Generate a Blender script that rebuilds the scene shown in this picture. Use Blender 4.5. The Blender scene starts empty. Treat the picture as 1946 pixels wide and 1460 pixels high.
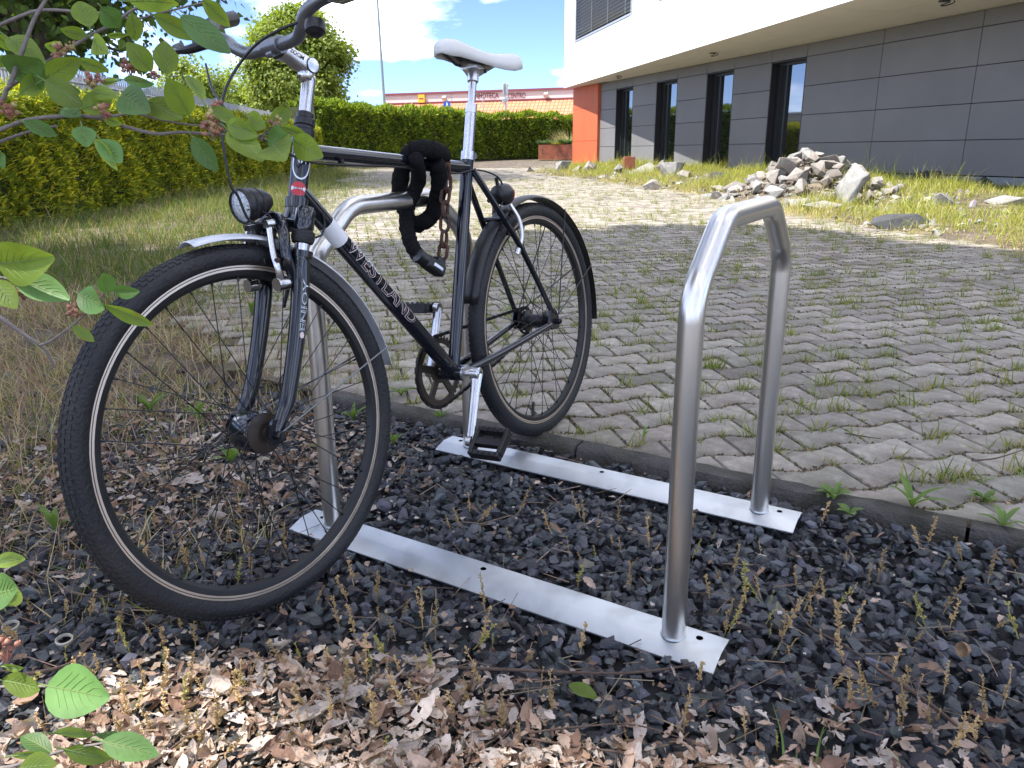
import bpy, bmesh, math, random
import numpy as np
from mathutils import Vector, Matrix
random.seed(11); rng = np.random.default_rng(11)
R_ = math.radians
scene = bpy.context.scene
COL = scene.collection

# ---------------------------------------------------------------- camera
F_PX, PITCH, ROLL, CAM_H = 1466.95, 0.28752, -0.00993, 0.83512
IW, IH = 1946.0, 1460.0
_cp, _sp = math.cos(PITCH), math.sin(PITCH)
_M = np.array([[1, 0, 0], [0, -_sp, -_cp], [0, _cp, -_sp]])
_c, _s = math.cos(ROLL), math.sin(ROLL)
WC = np.array([[_c, -_s, 0], [_s, _c, 0], [0, 0, 1]]) @ _M          # world -> camera (x right, y down, z forward)
cam_d = bpy.data.cameras.new('camera'); cam = bpy.data.objects.new('camera', cam_d); COL.objects.link(cam)
cam_d.sensor_fit = 'HORIZONTAL'; cam_d.sensor_width = 36.0; cam_d.lens = 36.0 * F_PX / IW
cam_d.clip_start = 0.02; cam_d.clip_end = 2000
mw = Matrix.Identity(4)
for i in range(3):
    mw[i][0] = WC[0][i]; mw[i][1] = -WC[1][i]; mw[i][2] = -WC[2][i]
mw[2][3] = CAM_H
cam.matrix_world = mw
scene.camera = cam

# ---------------------------------------------------------------- sky, sun, exposure
SUN_EL = R_(57.0)
SUN_H = np.array([-0.947, -0.321])                                   # horizontal direction towards the sun
SUN = np.array([SUN_H[0] * math.cos(SUN_EL), SUN_H[1] * math.cos(SUN_EL), math.sin(SUN_EL)])
world = bpy.data.worlds.new('World'); scene.world = world; world.use_nodes = True
wn = world.node_tree; wn.nodes.clear()
w_out = wn.nodes.new('ShaderNodeOutputWorld'); w_bg = wn.nodes.new('ShaderNodeBackground')
sky = wn.nodes.new('ShaderNodeTexSky'); sky.sky_type = 'NISHITA'; sky.sun_disc = False
sky.sun_elevation = SUN_EL; sky.sun_rotation = math.atan2(SUN_H[0], SUN_H[1]); sky.air_density = 0.42; sky.dust_density = 0.25; sky.ozone_density = 1.5
tc = wn.nodes.new('ShaderNodeTexCoord'); mp = wn.nodes.new('ShaderNodeMapping')
mp.inputs['Scale'].default_value = (2.2, 2.2, 6.5); mp.inputs['Location'].default_value = (0.3, 1.9, 0.1)
nz = wn.nodes.new('ShaderNodeTexNoise'); nz.inputs['Scale'].default_value = 1.9; nz.inputs['Detail'].default_value = 7; nz.inputs['Roughness'].default_value = 0.52
rp = wn.nodes.new('ShaderNodeValToRGB'); rp.color_ramp.elements[0].position = 0.47; rp.color_ramp.elements[1].position = 0.82
mx = wn.nodes.new('ShaderNodeMix'); mx.data_type = 'RGBA'; 
nz2 = wn.nodes.new('ShaderNodeTexNoise'); nz2.inputs['Scale'].default_value = 4.0; nz2.inputs['Detail'].default_value = 5
cl = wn.nodes.new('ShaderNodeMix'); cl.data_type = 'RGBA'; cl.inputs['A'].default_value = (7.5, 7.6, 8.0, 1); cl.inputs['B'].default_value = (16, 15.7, 15.2, 1)
wn.links.new(mp.outputs['Vector'], nz2.inputs['Vector']); wn.links.new(nz2.outputs['Fac'], cl.inputs['Factor']); wn.links.new(cl.outputs['Result'], mx.inputs['B'])
wn.links.new(tc.outputs['Generated'], mp.inputs['Vector']); wn.links.new(mp.outputs['Vector'], nz.inputs['Vector'])
wn.links.new(nz.outputs['Fac'], rp.inputs['Fac']); wn.links.new(rp.outputs['Color'], mx.inputs['Factor'])
tn = wn.nodes.new('ShaderNodeVectorMath'); tn.operation = 'MULTIPLY'; tn.inputs[1].default_value = (0.53, 0.56, 0.66)
wn.links.new(sky.outputs['Color'], tn.inputs[0]); wn.links.new(tn.outputs['Vector'], mx.inputs['A']); wn.links.new(mx.outputs['Result'], w_bg.inputs['Color'])
w_bg.inputs['Strength'].default_value = 0.15
wn.links.new(w_bg.outputs['Background'], w_out.inputs['Surface'])
sun_d = bpy.data.lights.new('sun', 'SUN'); sun_d.energy = 2.5; sun_d.angle = R_(0.53); sun_d.color = (1.0, 0.955, 0.88)
sun = bpy.data.objects.new('sun', sun_d); COL.objects.link(sun)
sun.rotation_euler = Vector(-SUN).to_track_quat('-Z', 'Y').to_euler(); sun.location = (-20, -8, 30)
scene.view_settings.view_transform = 'Standard'; scene.view_settings.look = 'None'
scene.view_settings.exposure = 2.0; scene.view_settings.gamma = 1.0
scene.view_settings.use_curve_mapping = False

# ---------------------------------------------------------------- pixel helpers (photo pixel -> point in the place)
def ray(x, y):
    return WC.T @ np.array([(x - IW / 2) / F_PX, (y - IH / 2) / F_PX, 1.0])
CAMP = np.array([0, 0, CAM_H])
def atY(x, y, Y):
    d = ray(x, y); return CAMP + d * (Y / d[1])
def atD(x, y, D):
    d = ray(x, y); return CAMP + d * D
def onz(x, y, z):
    d = ray(x, y); return CAMP + d * ((z - CAM_H) / d[2])
def project(P):
    q = (np.asarray(P) - CAMP) @ WC.T
    return IW / 2 + F_PX * q[..., 0] / q[..., 2], IH / 2 + F_PX * q[..., 1] / q[..., 2], q[..., 2]
def pz(y):                                                           # level of the paving: rises gently away from the camera
    return 0.012 + 0.022 * np.clip(np.asarray(y, float) - 2.5, 0, 33)

# ---------------------------------------------------------------- materials
def _nt(name):
    m = bpy.data.materials.new(name); m.use_nodes = True
    nt = m.node_tree; b = nt.nodes['Principled BSDF']; return m, nt, b
def mat(name, col, rough=0.5, metal=0.0, var=0.0, vscale=8.0, bump=0.0, bscale=60.0, attr=False, spec=0.5, coat=0.0,
        second=None, sscale=3.0, slo=0.5, shi=0.65, transl=0.0, stretch=None, emit=None, objvar=0.0):
    m, nt, b = _nt(name); L = nt.links
    b.inputs['Roughness'].default_value = rough; b.inputs['Metallic'].default_value = metal
    b.inputs['Specular IOR Level'].default_value = spec; b.inputs['Coat Weight'].default_value = coat
    c4 = (*col, 1)
    t = nt.nodes.new('ShaderNodeTexCoord'); src = t.outputs['Object']
    if stretch:
        mp = nt.nodes.new('ShaderNodeMapping'); mp.inputs['Scale'].default_value = stretch
        L.new(src, mp.inputs['Vector']); src = mp.outputs['Vector']
    cur = None
    if attr:
        a = nt.nodes.new('ShaderNodeVertexColor'); a.layer_name = 'Col'; cur = a.outputs['Color']
    else:
        rgb = nt.nodes.new('ShaderNodeRGB'); rgb.outputs[0].default_value = c4; cur = rgb.outputs[0]
    if second:
        n = nt.nodes.new('ShaderNodeTexNoise'); n.inputs['Scale'].default_value = sscale; n.inputs['Detail'].default_value = 6
        r = nt.nodes.new('ShaderNodeValToRGB'); r.color_ramp.elements[0].position = slo; r.color_ramp.elements[1].position = shi
        x = nt.nodes.new('ShaderNodeMix'); x.data_type = 'RGBA'; x.inputs['B'].default_value = (*second, 1)
        L.new(src, n.inputs['Vector']); L.new(n.outputs['Fac'], r.inputs['Fac']); L.new(r.outputs['Color'], x.inputs['Factor'])
        L.new(cur, x.inputs['A']); cur = x.outputs['Result']
    if var:
        n = nt.nodes.new('ShaderNodeTexNoise'); n.inputs['Scale'].default_value = vscale; n.inputs['Detail'].default_value = 5
        mr = nt.nodes.new('ShaderNodeMapRange'); mr.inputs['From Min'].default_value = 0.25; mr.inputs['From Max'].default_value = 0.75
        mr.inputs['To Min'].default_value = 1 - var; mr.inputs['To Max'].default_value = 1 + var
        v = nt.nodes.new('ShaderNodeVectorMath'); v.operation = 'SCALE'
        L.new(src, n.inputs['Vector']); L.new(n.outputs['Fac'], mr.inputs['Value']); L.new(cur, v.inputs[0]); L.new(mr.outputs['Result'], v.inputs['Scale'])
        cur = v.outputs['Vector']
        rr = nt.nodes.new('ShaderNodeMapRange'); rr.inputs['To Min'].default_value = max(0.02, rough - 0.1); rr.inputs['To Max'].default_value = min(1, rough + 0.1)
        L.new(n.outputs['Fac'], rr.inputs['Value']); L.new(rr.outputs['Result'], b.inputs['Roughness'])
    if objvar:
        oi = nt.nodes.new('ShaderNodeObjectInfo'); mo_ = nt.nodes.new('ShaderNodeMapRange'); mo_.inputs['To Min'].default_value = 1 - objvar; mo_.inputs['To Max'].default_value = 1 + objvar
        vo = nt.nodes.new('ShaderNodeVectorMath'); vo.operation = 'SCALE'; L.new(oi.outputs['Random'], mo_.inputs['Value']); L.new(cur, vo.inputs[0]); L.new(mo_.outputs['Result'], vo.inputs['Scale']); cur = vo.outputs['Vector']
    L.new(cur, b.inputs['Base Color'])
    if bump:
        n = nt.nodes.new('ShaderNodeTexNoise'); n.inputs['Scale'].default_value = bscale; n.inputs['Detail'].default_value = 5
        bp = nt.nodes.new('ShaderNodeBump'); bp.inputs['Strength'].default_value = bump; bp.inputs['Distance'].default_value = 0.01
        L.new(src, n.inputs['Vector']); L.new(n.outputs['Fac'], bp.inputs['Height']); L.new(bp.outputs['Normal'], b.inputs['Normal'])
    if transl:
        tr = nt.nodes.new('ShaderNodeBsdfTranslucent'); ms = nt.nodes.new('ShaderNodeMixShader'); ms.inputs[0].default_value = transl
        g = nt.nodes.new('ShaderNodeVectorMath'); g.operation = 'MULTIPLY'; g.inputs[1].default_value = (1.5, 1.5, 0.5)
        L.new(cur, g.inputs[0]); L.new(g.outputs['Vector'], tr.inputs['Color'])
        L.new(b.outputs[0], ms.inputs[1]); L.new(tr.outputs[0], ms.inputs[2])
        L.new(ms.outputs[0], nt.nodes['Material Output'].inputs['Surface'])
    return m

MT = {}
MT['soil'] = mat('soil', (0.10, 0.078, 0.058), 0.95, var=0.4, vscale=9, bump=0.8, bscale=70, second=(0.20, 0.165, 0.12), sscale=5)
MT['soil_dark'] = mat('gravel_bed_soil', (0.022, 0.022, 0.024), 0.95, var=0.3, vscale=30, bump=0.5, bscale=90)
MT['jointsand'] = mat('joint_sand_and_moss', (0.105, 0.080, 0.054), 0.97, var=0.4, vscale=11, bump=0.7, bscale=120, second=(0.085, 0.10, 0.03), sscale=2.5, slo=0.5, shi=0.62)
MT['paver'] = mat('weathered_concrete_paver', (0.3, 0.3, 0.3), 0.92, attr=True, var=0.30, vscale=30, bump=0.5, bscale=150, second=(0.13, 0.108, 0.082), sscale=6, slo=0.46, shi=0.74)
MT['kerb'] = mat('old_kerb_concrete', (0.075, 0.07, 0.062), 0.95, var=0.35, vscale=14, bump=0.9, bscale=110, second=(0.045, 0.042, 0.03), sscale=8, slo=0.45, shi=0.6)
MT['gravel'] = mat('anthracite_basalt_gravel', (0.05, 0.055, 0.065), 0.58, attr=True, var=0.3, vscale=40, bump=0.35, bscale=260, spec=0.35)
MT['litter'] = mat('dry_leaf', (0.3, 0.2, 0.12), 0.85, attr=True, var=0.25, vscale=60, bump=0.3, bscale=180, transl=0.15)
MT['twig'] = mat('twig_bark', (0.10, 0.065, 0.048), 0.85, var=0.35, vscale=40, bump=0.5, bscale=140)
MT['grass'] = mat('grass_blade', (0.1, 0.15, 0.04), 0.7, attr=True, transl=0.35, spec=0.3)
MT['sprig'] = mat('dry_stonecrop', (0.42, 0.29, 0.13), 0.8, objvar=0.35, var=0.35, vscale=50, transl=0.15)
MT['sprig_green'] = mat('greenish_stonecrop', (0.36, 0.32, 0.09), 0.8, var=0.35, vscale=50, transl=0.15)
MT['leaf'] = mat('serviceberry_leaf', (0.20, 0.285, 0.05), 0.5, objvar=0.25, second=(0.22, 0.18, 0.06), sscale=45, slo=0.68, shi=0.74, var=0.3, vscale=22, bump=0.2, bscale=60, transl=0.5, spec=0.4)
MT['leaf2'] = mat('serviceberry_leaf_deep', (0.10, 0.20, 0.055), 0.48, objvar=0.25, second=(0.2, 0.16, 0.06), sscale=45, slo=0.68, shi=0.74, var=0.3, vscale=22, bump=0.12, bscale=60, transl=0.3, spec=0.4)
MT['leaf_vein'] = mat('leaf_vein', (0.2, 0.29, 0.09), 0.6, transl=0.3)
MT['shrub_bark'] = mat('serviceberry_bark', (0.20, 0.17, 0.155), 0.85, var=0.3, vscale=60, bump=0.4, bscale=160)
MT['fruit'] = mat('unripe_fruit', (0.30, 0.13, 0.09), 0.7, var=0.45, vscale=90, second=(0.33, 0.30, 0.10), sscale=70)
MT['weed'] = mat('broad_weed_leaf', (0.14, 0.225, 0.05), 0.6, var=0.3, vscale=20, transl=0.35)
MT['yew'] = mat('yew_foliage', (0.05, 0.09, 0.02), 0.6, attr=True, transl=0.45, spec=0.3)
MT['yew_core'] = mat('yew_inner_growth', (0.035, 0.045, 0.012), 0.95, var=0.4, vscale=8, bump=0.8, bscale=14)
MT['treeleaf'] = mat('linden_leaf', (0.06, 0.12, 0.03), 0.55, attr=True, transl=0.35, spec=0.35)
MT['trunk'] = mat('linden_bark', (0.09, 0.075, 0.06), 0.95, var=0.35, vscale=6, bump=0.8, bscale=20)
MT['steel'] = mat('brushed_stainless_steel', (0.77, 0.745, 0.70), 0.31, 1.0, bump=0.03, bscale=300, stretch=(1, 1, 0.05))
MT['zinc'] = mat('galvanised_sheet', (0.58, 0.60, 0.61), 0.42, 0.92, second=(0.50, 0.52, 0.52), sscale=14, var=0.14, vscale=9, bump=0.05, bscale=40)
MT['hole'] = mat('hole_shade', (0.012, 0.012, 0.012), 0.9)  # near-black colour standing in for the shade inside a hole
MT['black'] = mat('black_bike_paint', (0.006, 0.008, 0.013), 0.17, var=0.12, vscale=12, coat=0.5)
MT['blackm'] = mat('black_plastic', (0.009, 0.009, 0.010), 0.38, var=0.2, vscale=20, bump=0.08, bscale=90)
MT['rubber'] = mat('tyre_rubber', (0.010, 0.011, 0.013), 0.62, var=0.3, vscale=9, bump=0.35, bscale=160, second=(0.024, 0.023, 0.022), sscale=5, slo=0.52, shi=0.75)
MT['rimblack'] = mat('black_rim', (0.018, 0.018, 0.019), 0.42, 0.3, var=0.2, vscale=20)
MT['track'] = mat('worn_brake_track', (0.72, 0.60, 0.48), 0.38, 0.75, var=0.12, vscale=14)
MT['chrome'] = mat('polished_aluminium', (0.60, 0.60, 0.60), 0.24, 1.0, var=0.10, vscale=14, second=(0.35, 0.34, 0.33), sscale=11, slo=0.62, shi=0.78)
MT['alu'] = mat('worn_aluminium', (0.66, 0.66, 0.66), 0.34, 1.0, var=0.18, vscale=18, second=(0.25, 0.24, 0.22), sscale=14, slo=0.6, shi=0.75)
MT['bargrey'] = mat('grey_anodised_bar', (0.20, 0.21, 0.22), 0.38, 0.8, var=0.12, vscale=16)
MT['whitepaint'] = mat('white_paint', (0.78, 0.79, 0.80), 0.35, var=0.06, vscale=10)
MT['mudsilver'] = mat('silver_mudguard', (0.70, 0.72, 0.75), 0.38, 0.35, var=0.1, vscale=7)
MT['saddle'] = mat('cream_white_saddle_cover', (0.74, 0.73, 0.68), 0.5, var=0.06, vscale=9, bump=0.08, bscale=70)
MT['rustbrown'] = mat('rusty_steel', (0.11, 0.055, 0.036), 0.75, 0.5, var=0.35, vscale=60, bump=0.4, bscale=150, second=(0.06, 0.05, 0.05), sscale=40)
MT['hubrust'] = mat('rusty_hub_cover', (0.050, 0.040, 0.032), 0.6, 0.6, var=0.35, vscale=40, second=(0.06, 0.06, 0.06), sscale=20)
MT['sleeve'] = mat('black_nylon_sleeve', (0.011, 0.011, 0.012), 0.95, var=0.3, vscale=120, bump=0.7, bscale=240, spec=0.15)
MT['red'] = mat('red_reflector', (0.40, 0.015, 0.02), 0.2)
MT['redsticker'] = mat('red_sticker', (0.50, 0.03, 0.045), 0.4)
MT['textblue'] = mat('white_decal', (0.75, 0.80, 0.86), 0.4)
MT['outline'] = mat('pinkish_white_decal', (0.68, 0.56, 0.54), 0.4)
MT['chain'] = mat('oily_chain', (0.035, 0.03, 0.028), 0.5, 0.8, var=0.4, vscale=90)
MT['ring'] = mat('bronze_brown_chainring', (0.075, 0.06, 0.045), 0.5, 0.7, var=0.3, vscale=30)
MT['lens'] = mat('clear_lamp_lens', (0.62, 0.66, 0.68), 0.12, 0.6, var=0.3, vscale=160, bump=0.5, bscale=220)
MT['wall_dark'] = mat('dark_grey_fibre_cement', (0.180, 0.180, 0.186), 0.55, var=0.10, vscale=1.1, objvar=0.05, bump=0.04, bscale=8)
MT['wall_back'] = mat('joint_black', (0.012, 0.012, 0.013), 0.9)
MT['white_panel'] = mat('white_facade_panel', (0.80, 0.80, 0.79), 0.5, var=0.02, vscale=1)
MT['bluegrey'] = mat('blue_grey_facade_panel', (0.42, 0.45, 0.50), 0.45, var=0.03, vscale=1)
MT['soffit'] = mat('pale_soffit_panel', (0.68, 0.66, 0.59), 0.6, var=0.03, vscale=1)
MT['orange'] = mat('rust_orange_panel', (0.50, 0.115, 0.045), 0.6, var=0.12, vscale=2.5, stretch=(3, 3, 0.6))
MT['corten'] = mat('corten_steel', (0.30, 0.095, 0.05), 0.8, var=0.25, vscale=5, bump=0.2, bscale=40, second=(0.18, 0.06, 0.04), sscale=3)
MT['winframe'] = mat('anthracite_window_frame', (0.03, 0.031, 0.034), 0.45, 0.2)
MT['glass'] = mat('dark_window_glass', (0.010, 0.016, 0.015), 0.03, spec=1.0)
MT['glass'].node_tree.nodes['Principled BSDF'].inputs['IOR'].default_value = 2.1
MT['plinth'] = mat('blue_grey_plinth', (0.26, 0.29, 0.31), 0.85, var=0.1, vscale=2, bump=0.15, bscale=30)
MT['slat'] = mat('aluminium_blind_slat', (0.55, 0.56, 0.58), 0.35, 0.6)
MT['stone'] = mat('broken_rubble_stone', (0.29, 0.268, 0.24), 0.94, var=0.4, vscale=9, bump=1.0, bscale=20, second=(0.19, 0.145, 0.115), sscale=5, slo=0.5, shi=0.72, objvar=0.2)
MT['stone_grey'] = mat('grey_rubble_stone', (0.27, 0.265, 0.255), 0.94, var=0.4, vscale=9, bump=1.0, bscale=20, second=(0.15, 0.145, 0.135), sscale=5, slo=0.48, shi=0.7, objvar=0.22)
MT['stone_dark'] = mat('dark_basalt_and_shaded_stone', (0.06, 0.062, 0.066), 0.9, var=0.3, vscale=7, bump=0.6, bscale=26)  # basalt colour; on the concrete wedge it stands in for shade
MT['fence'] = mat('pale_galvanised_fence', (0.45, 0.47, 0.48), 0.5, 0.4, var=0.1, vscale=5)
MT['greywall'] = mat('pale_grey_hall_wall', (0.36, 0.37, 0.38), 0.8, var=0.08, vscale=2)
MT['pole'] = mat('grey_green_lamp_pole', (0.24, 0.29, 0.29), 0.5, 0.3)
MT['cream'] = mat('pinkish_cream_render', (0.66, 0.55, 0.49), 0.85, var=0.05, vscale=1)
MT['maroon'] = mat('maroon_trim', (0.19, 0.045, 0.06), 0.6)
MT['yellow'] = mat('yellow_sign', (0.75, 0.40, 0.02), 0.5)
MT['signblue'] = mat('blue_sign', (0.015, 0.12, 0.55), 0.4)
MT['signgrey'] = mat('grey_galvanised_pole', (0.42, 0.43, 0.44), 0.5, 0.5)
MT['planter_green'] = mat('planter_foliage', (0.10, 0.16, 0.08), 0.8, attr=True, transl=0.2)
MT['straw'] = mat('straw_grass', (0.5, 0.40, 0.24), 0.8, attr=True, transl=0.3)
MT['snail'] = mat('bleached_hollow_stem', (0.42, 0.39, 0.32), 0.8, var=0.2, vscale=60)
MT['shell'] = mat('brown_nut_shell', (0.24, 0.15, 0.08), 0.7, var=0.35, vscale=90, bump=0.5, bscale=120)
# red tile roof: rows of tiles too far away to tell apart
m, nt, b = _nt('orange_tile_roof'); br = nt.nodes.new('ShaderNodeTexBrick'); t = nt.nodes.new('ShaderNodeTexCoord')
br.inputs['Color1'].default_value = (0.62, 0.20, 0.10, 1); br.inputs['Color2'].default_value = (0.70, 0.25, 0.13, 1); br.inputs['Mortar'].default_value = (0.42, 0.12, 0.06, 1)
br.inputs['Scale'].default_value = 1.0; br.inputs['Brick Width'].default_value = 0.3; br.inputs['Row Height'].default_value = 0.36; br.inputs['Mortar Size'].default_value = 0.035; br.offset = 0
nt.links.new(t.outputs['UV'], br.inputs['Vector']); nt.links.new(br.outputs['Color'], b.inputs['Base Color']); b.inputs['Roughness'].default_value = 0.8
MT['tiles'] = m

# ---------------------------------------------------------------- object helpers
def tag(o, label=None, cat=None, group=None, kind=None):
    if label: o['label'] = label
    if cat: o['category'] = cat
    if group: o['group'] = group
    if kind: o['kind'] = kind
    return o
def empty(name, loc=(0, 0, 0), matrix=None):
    o = bpy.data.objects.new(name, None); COL.objects.link(o); o.empty_display_size = 0.1
    if matrix is not None: o.matrix_world = matrix
    else: o.location = loc
    return o
def rot_to(d, up=(0, 0, 1)):
    d = np.asarray(d, float); d = d / np.linalg.norm(d); up = np.asarray(up, float)
    x = np.cross(up, d)
    if np.linalg.norm(x) < 1e-6: x = np.cross((0, 1, 0), d)
    x /= np.linalg.norm(x); y = np.cross(d, x)
    return np.array([x, y, d]).T
class MB:
    def __init__(s): s.v = []; s.f = []; s.n = 0; s.mi = []
    def add(s, V, Fc, mi=0):
        k = s.n; V = [tuple(map(float, p)) for p in V]; s.v += V; s.n += len(V)
        s.f += [tuple(i + k for i in q) for q in Fc]; s.mi += [mi] * len(Fc); return s
    def box(s, c, size, rot=None, mi=0):
        c = np.asarray(c, float); h = np.asarray(size, float) / 2
        V = np.array([[x, y, z] for x in (-1, 1) for y in (-1, 1) for z in (-1, 1)]) * h
        if rot is not None: V = V @ np.asarray(rot).T
        return s.add(V + c, [(0, 1, 3, 2), (4, 6, 7, 5), (0, 4, 5, 1), (2, 3, 7, 6), (0, 2, 6, 4), (1, 5, 7, 3)], mi)
    def tube(s, path, r, n=12, closed=False, cap=True, mi=0, flat=None):
        P = np.asarray(path, float); m = len(P); r = np.full(m, r, float) if np.isscalar(r) else np.asarray(r, float)
        T = np.zeros_like(P)
        for i in range(m):
            if closed: T[i] = P[(i + 1) % m] - P[i - 1]
            else: T[i] = P[min(i + 1, m - 1)] - P[max(i - 1, 0)]
            T[i] /= np.linalg.norm(T[i]) + 1e-12
        a = np.array((0, 0, 1.0)) if abs(T[0][2]) < 0.9 else np.array((0, 1.0, 0))
        u = np.cross(T[0], a); u /= np.linalg.norm(u); V = []
        for i in range(m):
            u = u - T[i] * (u @ T[i]); u /= np.linalg.norm(u); w = np.cross(T[i], u)
            for j in range(n):
                an = 2 * math.pi * j / n
                V.append(P[i] + r[i] * (math.cos(an) * u + math.sin(an) * w * (flat or 1)))
        Fc = []
        for i in range(m if closed else m - 1):
            for j in range(n):
                a0 = i * n + j; b0 = i * n + (j + 1) % n; c0 = ((i + 1) % m) * n + (j + 1) % n; d0 = ((i + 1) % m) * n + j
                Fc.append((a0, b0, c0, d0))
        if cap and not closed:
            Fc.append(tuple(range(n - 1, -1, -1))); Fc.append(tuple(range((m - 1) * n, m * n)))
        return s.add(V, Fc, mi)
    def lathe(s, prof, o, ax, n=24, mi=0, closed=False):            # prof: (radius, height along axis)
        Rm = rot_to(ax); o = np.asarray(o, float); V = []; m = len(prof)
        for (r, h) in prof:
            for j in range(n):
                an = 2 * math.pi * j / n; V.append(o + Rm @ np.array([r * math.cos(an), r * math.sin(an), h]))
        Fc = []
        for i in range(m if closed else m - 1):
            for j in range(n):
                Fc.append((i * n + j, i * n + (j + 1) % n, ((i + 1) % m) * n + (j + 1) % n, ((i + 1) % m) * n + j))
        if not closed:
            if prof[0][0] > 1e-6: Fc.append(tuple(range(n - 1, -1, -1)))
            if prof[-1][0] > 1e-6: Fc.append(tuple(range((m - 1) * n, m * n)))
        return s.add(V, Fc, mi)
    def prism(s, poly, z0, z1, tf=None, mi=0):                       # poly (x,y) list; tf maps (x,y,z)->point
        n = len(poly); V = [(x, y, z0) for x, y in poly] + [(x, y, z1) for x, y in poly]
        if tf: V = [tf(*p) for p in V]
        return s.add(V, [tuple(range(n - 1, -1, -1)), tuple(range(n, 2 * n))] + [(i, (i + 1) % n, n + (i + 1) % n, n + i) for i in range(n)], mi)
    def mesh(s, name, sharp=35):
        me = bpy.data.meshes.new(name); me.from_pydata(s.v, [], s.f); me.update()
        if sharp is not None:
            me.shade_smooth(); me.set_sharp_from_angle(angle=R_(sharp))
        return me
    def build(s, name, m, parent=None, sharp=35, tf=None, bevel=0):
        if tf is not None: s.v = [tuple(tf(p)) for p in s.v]
        me = s.mesh(name, sharp)
        ms = m if isinstance(m, (list, tuple)) else [m]
        for k in ms: me.materials.append(MT[k] if isinstance(k, str) else k)
        if len(ms) > 1: me.polygons.foreach_set('material_index', s.mi)
        bm = bmesh.new(); bm.from_mesh(me); bmesh.ops.recalc_face_normals(bm, faces=bm.faces); bm.to_mesh(me); bm.free()
        o = bpy.data.objects.new(name, me); COL.objects.link(o)
        if parent is not None: o.parent = parent
        if bevel:
            bv = o.modifiers.new('bevel', 'BEVEL'); bv.width = bevel; bv.segments = 2; bv.limit_method = 'ANGLE'
        return o
def np_obj(name, V, Fc, m, cols=None, parent=None, smooth=False):
    V = np.asarray(V, np.float32); Fc = np.asarray(Fc, np.int32); k = Fc.shape[1]; nf = len(Fc)
    me = bpy.data.meshes.new(name); me.vertices.add(len(V)); me.vertices.foreach_set('co', V.ravel())
    me.loops.add(nf * k); me.loops.foreach_set('vertex_index', Fc.ravel())
    me.polygons.add(nf); me.polygons.foreach_set('loop_start', np.arange(nf, dtype=np.int32) * k)
    try: me.polygons.foreach_set('loop_total', np.full(nf, k, np.int32))
    except Exception: pass
    if cols is not None:
        ca = me.color_attributes.new('Col', 'FLOAT_COLOR', 'POINT')
        c4 = np.ones((len(V), 4), np.float32); c4[:, :3] = cols; ca.data.foreach_set('color', c4.ravel())
    me.update(calc_edges=True); me.validate()
    me.polygons.foreach_set('use_smooth', np.full(nf, smooth)); me.materials.append(MT[m] if isinstance(m, str) else m)
    o = bpy.data.objects.new(name, me); COL.objects.link(o)
    if parent is not None: o.parent = parent
    return o
def rand_rot(n, tilt=None):
    """random rotation matrices; tilt limits how far the local z leans from up"""
    a = rng.uniform(0, 2 * np.pi, n); ca, sa = np.cos(a), np.sin(a); Z = np.zeros(n); O = np.ones(n)
    Rz = np.stack([np.stack([ca, -sa, Z], -1), np.stack([sa, ca, Z], -1), np.stack([Z, Z, O], -1)], 1)
    t = rng.uniform(0, np.pi, n) if tilt is None else np.abs(rng.normal(0, tilt, n)); b = rng.uniform(0, 2 * np.pi, n)
    ax = np.stack([np.cos(b), np.sin(b), Z], -1); c, s = np.cos(t), np.sin(t)
    K = np.zeros((n, 3, 3)); K[:, 0, 1] = -ax[:, 2]; K[:, 0, 2] = ax[:, 1]; K[:, 1, 0] = ax[:, 2]; K[:, 1, 2] = -ax[:, 0]; K[:, 2, 0] = -ax[:, 1]; K[:, 2, 1] = ax[:, 0]
    Rt = np.eye(3)[None] + s[:, None, None] * K + (1 - c)[:, None, None] * (K @ K)
    return Rt @ Rz
def scatter(parts, name, m, parent=None, smooth=False):
    """parts: list of (templateV, templateF, pos(N,3), rot(N,3,3), scale(N,)|(N,3), col(N,3)) -> one mesh"""
    VV, FF, CC, k = [], [], [], 0
    for tv, tf, pos, rot, sc, col in parts:
        n = len(pos)
        if n == 0: continue
        tv = np.asarray(tv, float); tf = np.asarray(tf, int); sc = np.asarray(sc, float)
        if sc.ndim == 1: sc = sc[:, None]
        P = tv[None] * sc[:, None, :]
        P = np.einsum('nij,nkj->nki', rot, P) + pos[:, None, :]
        VV.append(P.reshape(-1, 3)); off = k + np.arange(n) * len(tv)
        FF.append((tf[None] + off[:, None, None]).reshape(-1, tf.shape[1])); CC.append(np.repeat(col, len(tv), 0)); k += n * len(tv)
    return np_obj(name, np.concatenate(VV), np.concatenate(FF), m, np.concatenate(CC), parent, smooth)
def vary(base, n, amt=0.25, hue=0.06):
    b = np.asarray(base)[None] * (1 + rng.normal(0, amt, (n, 1))).clip(0.35, 1.9); return (b * (1 + rng.normal(0, hue, (n, 3)))).clip(0.003, 0.95)
def hull(n=14, flat=(1, 1, 0.6), seed=None, rough=0.25):
    r = np.random.default_rng(seed); p = r.normal(size=(n, 3)); p /= np.linalg.norm(p, axis=1)[:, None]; p *= r.uniform(1 - rough, 1, (n, 1)); p *= np.array(flat)
    bm = bmesh.new()
    for q in p: bm.verts.new(q)
    res = bmesh.ops.convex_hull(bm, input=bm.verts)
    bmesh.ops.delete(bm, geom=list({e for e in res['geom_interior'] + res['geom_unused'] if isinstance(e, bmesh.types.BMVert)}), context='VERTS')
    bmesh.ops.triangulate(bm, faces=bm.faces); bm.verts.index_update()
    V = np.array([v.co[:] for v in bm.verts]); Fc = np.array([[v.index for v in f.verts] for f in bm.faces]); bm.free(); return V, Fc
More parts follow.
